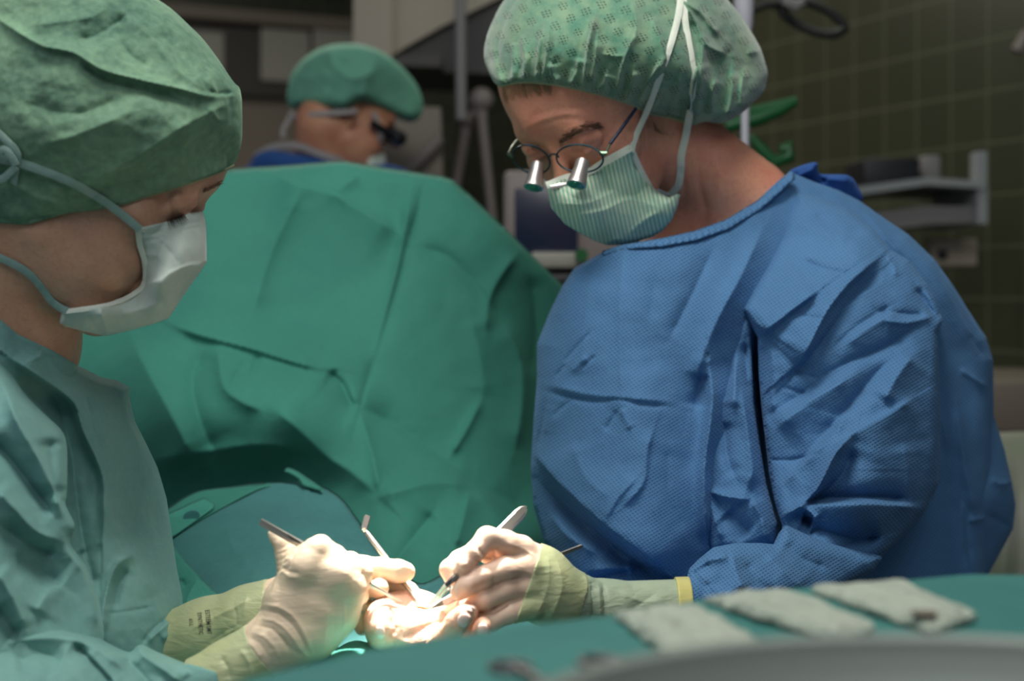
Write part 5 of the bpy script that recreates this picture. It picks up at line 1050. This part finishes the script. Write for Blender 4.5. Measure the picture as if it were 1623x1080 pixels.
finger([(625, 970, 1.130, 26), (606, 975, 1.112, 23), (600, 985, 1.104, 22), (601, 997, 1.100, 20.5), (604, 1012, 1.099, 19)])
finger([(690, 1035, 1.10, 20), (706, 1010, 1.086, 19), (724, 988, 1.078, 18), (735, 976, 1.076, 17)])
finger([(705, 1035, 1.12, 19), (730, 1010, 1.110, 17), (740, 985, 1.106, 15.5), (744, 970, 1.096, 14.5)])
finger([(725, 1050, 1.115, 17), (758, 1020, 1.106, 15.5), (764, 1000, 1.086, 14.5), (766, 992, 1.085, 13.5)])
out = None
for f in PF:
    g = SDF.smin(s.f, f.f, .007); out = g if out is None else SDF.smin(out, g, .0014)
s.f = out
PFo = [(-.0022, 5, 5, [(640, 1012), (665, 1000), (690, 985), (708, 985)]), (.002, 7, 7, [(628, 1012), (650, 1020), (690, 1012)]), (-.0014, 3, 3, [(620, 985), (628, 995), (624, 1008)]), (-.0012, 3, 3, [(640, 955), (648, 970), (660, 975)]), (-.0010, 3, 3, [(668, 960), (672, 975), (690, 980)]), (-.0018, 4, 4, [(616, 962), (626, 975), (622, 990)]), (.0008, 4, 4, [(596, 985), (594, 1000), (600, 1012)])]
pb = body('body', s, M['skin_p'], patient, folds=PFo); reg('PH', pb)
def nail(px, py, w_, h_, ang, nm='PH'):
    d = ray(px, py, [nm]); pl = []; mb = MB(); bm = mb.bm; ca, sa = math.cos(ang), math.sin(ang); rows = []
    for i in range(9):
        row = []
        for j in range(9):
            u = (i/8*2-1); v = (j/8*2-1); r = max(abs(u), abs(v)); l = math.hypot(u, v); k = (r/l if l > 0 else 1); k = k*.8+.2*1
            x_, y_ = u*w_*k, v*h_*k; X, Y = px+x_*ca-y_*sa, py+x_*sa+y_*ca; dd = ray(X, Y, [nm]); dd = d if dd is None or dd > d+.004 else dd
            row.append(bm.verts.new(P(X, Y, dd-.0007*(1-max(0, r-.5)*1.6))))
        rows.append(row)
    for i in range(8):
        for j in range(8): bm.faces.new((rows[i][j], rows[i][j+1], rows[i+1][j+1], rows[i+1][j]))
    o = mb.build('fingernail', M['nail'], patient); md_ = o.modifiers.new('thickness', 'SOLIDIFY'); md_.thickness = .0008; md_.offset = -1; return o
mb = MB(); mb.tube([P(x, y, (ray(x, y, ['PH']) or 1.11)-.0003) for x, y in [(658, 953), (659, 958), (662, 963), (668, 963), (676, 965), (683, 963)]], [.0003, .0008, .0010, .0009, .0009, .0003], 8); mb.build('incision', plain('incision_edge', (.62, .22, .05), .35), patient)
nail(603, 1002, 6, 10, -.15); nail(735, 983, 9, 11, .45); nail(765, 999, 7, 10, .05); nail(746, 966, 7, 5, .2)
# ================================================================== drape over the hand table
TO = [(120, 950), (200, 870), (240, 828), (273, 800), (313, 778), (364, 771), (404, 766), (450, 764), (478, 764), (507, 770), (530, 781), (547, 796), (573, 832), (600, 872), (640, 905), (668, 925), (720, 905), (760, 930), (860, 960), (960, 1010), (960, 1090), (700, 1150), (300, 1150), (100, 1060)]
TDp = [(300, 790, 1.60), (400, 775, 1.60), (500, 778, 1.58), (560, 830, 1.50), (300, 860, 1.45), (420, 860, 1.42), (500, 880, 1.38), (600, 900, 1.36), (400, 950, 1.28), (500, 1000, 1.22), (300, 960, 1.30), (700, 960, 1.30), (860, 980, 1.3), (600, 1040, 1.15), (750, 1020, 1.2), (300, 1060, 1.15), (150, 980, 1.25), (600, 1130, 1.05)]
TFo = [(.008, 14, 9, [(449, 800), (480, 822), (515, 850), (560, 880)]), (-.006, 10, 10, [(430, 830), (470, 860), (520, 885)]), (.006, 8, 14, [(520, 842), (545, 838), (572, 842)]), (.008, 8, 8, [(525, 850), (560, 865), (600, 884)]), (-.006, 9, 9, [(522, 862), (560, 878), (600, 895)]), (-.007, 4, 4, [(272, 851), (320, 822), (364, 798), (410, 772)]), (.005, 8, 12, [(360, 830), (370, 870), (400, 900)]),
       (.012, 8, 14, [(478, 766), (490, 764), (500, 770)]), (.005, 20, 20, [(420, 870), (400, 920), (390, 960)]), (.014, 12, 12, [(700, 905), (680, 925), (660, 950)])]
td = relief('hand_table_drape', TO, TDp, M['drape_blue'], None, edge=(9, .005), thick=.004, folds=TFo, sp=2.6, noise=[(.005, 70, 121), (.0015, 24, 122)])
tag(td, 'blue-green drape covering the patient\'s arm on the hand table', 'drape'); reg('TD', td)
for pl_, dp_ in (([(236, 832), (273, 802), (313, 779), (364, 772), (404, 768), (440, 767), (412, 776), (386, 788), (364, 800), (320, 824), (272, 854), (246, 866)], [(270, 830), (320, 795), (370, 782), (420, 772), (330, 812), (262, 855)]),
                ([(446, 746), (456, 741), (470, 746), (486, 756), (508, 771), (516, 780), (496, 776), (478, 770), (472, 760), (458, 752)], [])):
    dd_ = [(x, y, 's', .006) for x, y in dp_] or [(450, 745, 1.60), (480, 758, 1.585), (505, 772, 1.57), (478, 768, 1.575)]
    relief('drape_fold', pl_, dd_, M['drape'], td, edge=(5, .003), thick=.003, on=['TD'], sp=1.8)
st = relief('adhesive_strip', [(258, 822), (285, 806), (318, 791), (330, 792), (341, 803), (322, 818), (298, 835), (284, 845), (268, 855), (256, 862)], [(x, y, 's', .013) for x, y in [(270, 825), (290, 812), (318, 798), (335, 804), (300, 830), (275, 845)]], M['drape_light'], None, edge=(5, .003), thick=.003, on=['TD'], sp=1.8)
tag(st, 'light green tube-holder strip with a round opening, beside the assistant\'s gown', 'strip')
mb = MB(); pts = [P(303+13*math.cos(a), 819+9*math.sin(a)-.15*13*math.cos(a), (ray(303, 819, ['TD']) or 1.5)-.0185) for a in [2*math.pi*i/24 for i in range(24)]]
f_ = [mb.bm.verts.new(p) for p in pts]; b2 = [mb.bm.verts.new(p+Vector((0, .002, 0))) for p in pts]; mb.bm.faces.new(f_); mb.bm.faces.new(b2[::-1])
for i in range(24): mb.bm.faces.new((f_[i], b2[i], b2[(i+1) % 24], f_[(i+1) % 24]))
o = mb.build('opening', M['drape_blue'], st, False)
tw = relief('ribbed_towel', [(262, 850), (275, 866), (294, 890), (316, 914), (338, 937), (356, 948), (380, 960), (340, 985), (280, 990), (255, 940)], [(x, y, 's', .010) for x, y in [(275, 880), (300, 910), (330, 945), (290, 960), (355, 952)]], M['drape_light'], None, edge=(6, .004), thick=.004, on=['TD'], sp=1.6, extra=lambda X: .0006*np.sin((X[:, 1]+.25*X[:, 0])*1.7),
            folds=[(.008, 14, 4, [(315, 915), (300, 940), (293, 960)]), (-.010, 5, 8, [(280, 920), (290, 922), (294, 932)])], smooth=False)
tag(tw, 'ribbed green towel corner between the assistant\'s gown and the printed glove cuff', 'towel')
lip = relief('drape_edge', [(490, 1050), (530, 1030), (560, 1016), (590, 1020), (640, 1030), (620, 1070), (500, 1090)], [(500, 1040, 1.10), (560, 1024, 1.12), (620, 1035, 1.10), (560, 1060, 1.06)], M['drape_light'], None, edge=(8, .01), thick=.004, sp=2, folds=[(.004, 4, 4, [(520, 1042), (560, 1030), (600, 1032)])])
tag(lip, 'light green drape fold under the patient\'s hand', 'drape')
# hand table carrying it all
t = empty('hand_table', (0, 1.32, 0), 'steel hand table hidden under the drape below the patient\'s hand', 'table')
mb = MB(); mb.box((.02, 1.34, .70), (.26, .22, .03), None, .01); mb.build('table_top', M['table_metal'], t)
mb = MB(); mb.tube([(.02, 1.34, 0), (.02, 1.34, .69)], .03); mb.build('leg', M['table_metal'], t)
# ================================================================== instruments
def flat_bar(mb, a, b, w0, w1, th, up=(0, -1, 0), n=10, prof=None):
    a, b = Vector(a), Vector(b); t_ = (b-a).normalized(); u = Vector(up); sd = t_.cross(u).normalized(); nn = sd.cross(t_); rows = []
    for i in range(n+1):
        f = i/n; w_ = (w0+(w1-w0)*f)*(prof(f) if prof else 1)/2; p = a.lerp(b, f)
        rows.append([mb.bm.verts.new(p+sd*w_*x_+nn*th*y_) for x_, y_ in ((-1, -.3), (-.7, .5), (.7, .5), (1, -.3), (.7, -.5), (-.7, -.5))])
    for u_, v_ in zip(rows, rows[1:]):
        for k in range(6): mb.bm.faces.new((u_[k], u_[(k+1) % 6], v_[(k+1) % 6], v_[k]))
    mb.bm.faces.new(rows[0][::-1]); mb.bm.faces.new(rows[-1]); return mb
rnd = lambda f: math.sqrt(max(.02, 1-max(0, (.12-f)/.12)**2))
t = empty('tissue_forceps', P(413, 826, 1.09), 'thin steel forceps whose rounded end sticks up left of the assistant\'s near hand', 'forceps')
mb = MB(); flat_bar(mb, P(413, 826, 1.085), P(500, 876, 1.09), .0042, .0052, .0022); flat_bar(mb, P(411, 829, 1.092), P(500, 879, 1.095), .0036, .0048, .0016); mb.build('handle', M['steel'], t)
mb = MB(); mb.tube([P(500, 877, 1.092), P(570, 917, 1.10), P(590, 928, 1.103), P(637, 954, 1.113)], [.0022, .0018, .0013, .0004], 10); mb.tube([P(585, 929, 1.106), P(634, 954, 1.115)], [.0009, .0004], 8); mb.build('tip', M['steel'], t)
mb = MB()
for i in range(14): f = .52+i*.034; mb.box(P(413+87*f, 824.5+50*f, 1.0835+.005*f), (.0003, .002, .0042), Matrix.Rotation(-.52, 3, 'Y').to_quaternion())
mb.build('ribbed_grip', M['steel_dark'], t)
t = empty('retractor_hook', P(583, 840, 1.15), 'steel skin hook with a flat bent end standing between the two surgeons\' hands', 'surgical hook')
mb = MB(); mb.tube([P(580, 842, 1.163), P(583, 847, 1.161), P(612, 886, 1.155), P(640, 924, 1.135), P(655, 944, 1.122), P(659, 950, 1.119), P(659, 956, 1.118), P(663, 958, 1.121)], [.0016, .0022, .0026, .0022, .0014, .0011, .0010, .0005], 10); mb.build('shaft', M['steel'], t)
mb = MB(); flat_bar(mb, P(583, 817, 1.166), P(577, 838, 1.163), .0058, .0052, .0016, n=8, prof=lambda f: .75+.25*min(1, f*5)); mb.tube([P(577, 837, 1.163), P(579, 843, 1.163)], [.0024, .0017], 8); mb.build('bent_end', M['steel'], t)
t = empty('adson_forceps'.replace('adson_', 'dissecting_'), P(800, 838, 1.11), 'flat steel forceps with ribbed grip held upright between the surgeon\'s thumb and index finger', 'forceps')
mb = MB(); flat_bar(mb, P(834, 803, 1.165), P(740, 898, 1.10), .0085, .0080, .0016, n=16, prof=rnd); flat_bar(mb, P(835, 808, 1.172), P(742, 900, 1.106), .0080, .0072, .0014, n=16, prof=rnd); mb.build('handle', M['steel'], t)
mb = MB(); flat_bar(mb, P(742, 897, 1.098), P(706, 930, 1.092), .0058, .0044, .0018); mb.build('grip', M['steel_dark'], t)
mb = MB()
for i in range(7): f = i/6; mb.box(P(733-16*f, 905+15*f, 1.0955-.003*f), (.0007, .0018, .0052), Matrix.Rotation(.25, 3, 'Y').to_quaternion())
mb.build('ribbed_grip', M['steel'], t)
mb = MB(); mb.tube([P(707, 928, 1.092), P(695, 942, 1.096), P(677, 961, 1.104)], [.0018, .0013, .0004], 8); mb.tube([P(710, 933, 1.096), P(699, 946, 1.100), P(678, 962, 1.106)], [.0015, .0012, .0004], 8); mb.build('tip', M['steel'], t)
t = empty('scissors', P(880, 882, 1.12), 'dark steel instrument whose handle end sticks out behind the surgeon\'s gloved hand', 'scissors')
mb = MB(); flat_bar(mb, P(923, 866, 1.17), P(860, 891, 1.165), .0034, .0045, .0024); mb.tube([P(860, 891, 1.165), P(800, 915, 1.14), P(724, 946, 1.106)], .0019, 8); mb.build('handle', M['steel_dark'], t)
mb = MB(); flat_bar(mb, P(726, 944, 1.105), P(702, 956, 1.102), .0072, .0060, .0016, n=4); mb.build('blade_holder', M['silver'], t)
mb = MB(); flat_bar(mb, P(704, 955, 1.102), P(681, 966, 1.104), .0055, .0006, .0009, n=6); mb.build('blade', M['steel'], t)
# ================================================================== instrument table in the foreground
ZT = .93
def on_table(x, y, z=ZT): d = (CAMZ-z)*F/(y-HY); return P(x, y, d)
edge_px = [(240, 1130), (330, 1098), (400, 1077), (480, 1056), (560, 1036), (660, 1017), (780, 1001), (900, 984), (1000, 972), (1080, 957), (1140, 946), (1220, 936), (1300, 931), (1400, 924), (1480, 916), (1540, 911), (1623, 912), (1760, 905), (1900, 900)]
ep = resample([on_table(x, y) for x, y in edge_px], .012)
mb = MB(); bm = mb.bm; rows = []
for i, p in enumerate(ep):
    row = []
    for k, (dy, dz) in enumerate([(.006, -.28), (.010, -.14), (.010, -.06), (.007, -.018), (.0035, -.006), (0, 0)]):
        row.append(bm.verts.new((p[0]+.004*math.sin(i*.9+dz*20)*abs(dz)*8, p[1]+dy+.006*math.sin(i*.55)*abs(dz)*10, ZT+dz)))
    for k in range(1, 60):
        f = (k/59)**1.15; y = p[1]+(.30-p[1])*f; x = p[0]*(1-.25*f); z = ZT+.0016*math.sin(x*70+y*25)*math.sin(y*60-x*10)-.0006
        row.append(bm.verts.new((x, y, z)))
    rows.append(row)
for a, b_ in zip(rows, rows[1:]):
    for k in range(len(a)-1): bm.faces.new((a[k], b_[k], b_[k+1], a[k+1]))
tc_ = mb.build('table_cover', M['table_drape']); md_ = tc_.modifiers.new('thickness', 'SOLIDIFY'); md_.thickness = .002; md_.offset = -1
tag(tc_, 'teal drape covering the instrument table in the foreground', 'table cover')
t = empty('instrument_table', (.15, .55, 0), 'steel instrument table hidden under the teal cover in the foreground', 'table')
mb = MB(); mb.box((.16, .50, ZT-.035), (.42, .34, .02), None, .004); mb.build('tray', M['table_metal'], t)
mb = MB(); mb.tube([(.16, .50, 0), (.16, .50, ZT-.04)], .02); mb.build('leg', M['table_metal'], t)
def swab(corners, seed, label, fold=None):
    c = [on_table(x, y, ZT+.003) for x, y in corners]; n = 44; r = np.random.RandomState(seed); mb = MB(); bm = mb.bm
    fr = lambda a, k: .0009*math.sin(a*29+k)+.0005*math.sin(a*83+2*k)
    U = np.array([(i/n, j/n) for i in range(n+1) for j in range(n+1)]); nz = vnoise(U*100, 30, seed)*.0022+vnoise(U*100, 8, seed+5)*.0008
    top = []; bot = []
    for i in range(n+1):
        for j in range(n+1):
            u, v = i/n, j/n; p = (c[0]*(1-u)+c[1]*u)*(1-v)+(c[3]*(1-u)+c[2]*u)*v
            eu = 4*u*(1-u); ev = 4*v*(1-v); p = p+(c[1]-c[0]).normalized()*fr(v, seed)*(1-ev*0)*(1 if u in (0, 1) else .6)+(c[3]-c[0]).normalized()*fr(u, seed+1)*(1 if v in (0, 1) else .6)
            e = min(1, min(u, 1-u)*9, min(v, 1-v)*9); z = .0042*math.sqrt(e)+nz[i*(n+1)+j]*e
            if fold: z += fold(u, v)
            top.append(bm.verts.new(p+Vector((0, 0, max(.0004, z))))); bot.append(bm.verts.new((p.x, p.y, ZT+.0012)))
    for i in range(n):
        for j in range(n):
            a = i*(n+1)+j; bm.faces.new((top[a], top[a+n+1], top[a+n+2], top[a+1])); bm.faces.new((bot[a], bot[a+1], bot[a+n+2], bot[a+n+1]))
    for j in range(n):
        for a, b_ in ((j, j+1), (n*(n+1)+j, n*(n+1)+j+1), (j*(n+1), (j+1)*(n+1)), (j*(n+1)+n, (j+1)*(n+1)+n)): bm.faces.new((top[a], top[b_], bot[b_], bot[a]))
    return tag(mb.build('gauze_swab', M['gauze']), label, 'gauze', 'folded gauze swabs on the instrument table')
swab([(975, 972), (1100, 962), (1215, 1026), (1080, 1055)], 3, 'folded gauze swab lying leftmost on the teal table cover', lambda u, v: .002*math.exp(-((v-.45)/.04)**2))
swab([(1118, 950), (1235, 936), (1386, 994), (1330, 1013)], 5, 'narrow folded gauze swab in the middle of the three on the teal cover')
g3 = swab([(1285, 932), (1422, 924), (1550, 976), (1478, 1000)], 8, 'folded gauze swab with a brown stain, rightmost on the teal cover')
mb = MB(); p = on_table(1466, 972, ZT+.0085); bm = mb.bm; vs = [bm.verts.new(p+Vector((.006*math.cos(a)*(1+.25*math.sin(3*a)), .007*math.sin(a)*(1+.2*math.cos(2*a)), .0002))) for a in [i*2*math.pi/20 for i in range(20)]]; v2 = [bm.verts.new(v.co-Vector((0, 0, .0012))) for v in vs]
bm.faces.new(vs); bm.faces.new(v2[::-1])
for i in range(20): bm.faces.new((vs[i], v2[i], v2[(i+1) % 20], vs[(i+1) % 20]))
so = mb.build('stain', plain('brown_stain', (.16, .13, .10), .9), g3)
# kidney dish close to the lens
t = empty('kidney_dish', (.150, .47, ZT), 'grey steel dish with a rolled rim at the bottom edge of the picture', 'dish')
mb = MB(); bm = mb.bm; prof = [(.80, .002), (.92, .008), (.985, .026), (1.0, .034), (1.03, .036), (1.035, .033), (1.0, .0315), (.97, .024), (.90, .010), (.80, .004)]; n = 72; rings = []
for r_, z in prof:
    ring = []
    for i in range(n):
        a = 2*math.pi*i/n; x_ = .145*math.cos(a)*r_; y_ = .082*math.sin(a)*r_+.016*(x_/.145)**2*-1; ring.append(bm.verts.new((.150+x_, .47+y_, ZT+z)))
    rings.append(ring)
for a, b_ in zip(rings, rings[1:]):
    for k in range(n): bm.faces.new((a[k], a[(k+1) % n], b_[(k+1) % n], b_[k]))
bm.faces.new(rings[0][::-1]); bm.faces.new(rings[-1]); mb.build('bowl', M['dish'], t)
for (x0, y0, x1, y1, r_, lb) in ((815, 1062, 870, 1092, .0035, 'dark instrument end at the bottom edge, left of the other dark handles'), (965, 1052, 1090, 1066, .0042, 'dark scissor-like instrument lying before the leftmost gauze swab'), (1548, 1040, 1680, 1062, .0065, 'dark instrument handle in the bottom right corner')):
    t = empty('surgical_instrument', on_table(x0, y0), lb, 'surgical instrument')
    a = on_table(x0, y0, ZT+.012); b_ = on_table(x1, y1, ZT+.012)
    mb = MB(); mb.tube([a, a.lerp(b_, .5)+Vector((0, 0, .001)), b_], r_, 12, flat=.7); mb.build('shaft', M['steel_dark'], t)
    mb = MB(); c = a+(a-b_).normalized()*.004; mb.tube([c+Vector((.008*math.cos(q), .008*math.sin(q), 0)) for q in [i*2*math.pi/16 for i in range(17)]], r_*.5, 8, False); mb.build('ring', M['steel_dark'], t)
# cart with a printed cloth behind the surgeon, right edge
ct = relief('covered_cart', [(1530, 690), (1580, 686), (1623, 684), (1700, 682), (1780, 690), (1790, 1000), (1540, 1000)], [(1560, 700, 2.3), (1700, 700, 2.3), (1560, 950, 2.1), (1700, 950, 2.1)], cloth('pale_printed_cloth', (.34, .33, .31), (.25, .29, .20), crumple=.3, scale=9), None, edge=(10, .02), thick=.3, sp=4, folds=[(.012, 12, 12, [(1590, 700), (1600, 800), (1590, 950)]), (-.01, 14, 14, [(1612, 760), (1618, 860), (1610, 950)])])
tag(ct, 'cart under a pale cloth with green print at the right edge behind the surgeon', 'cart')
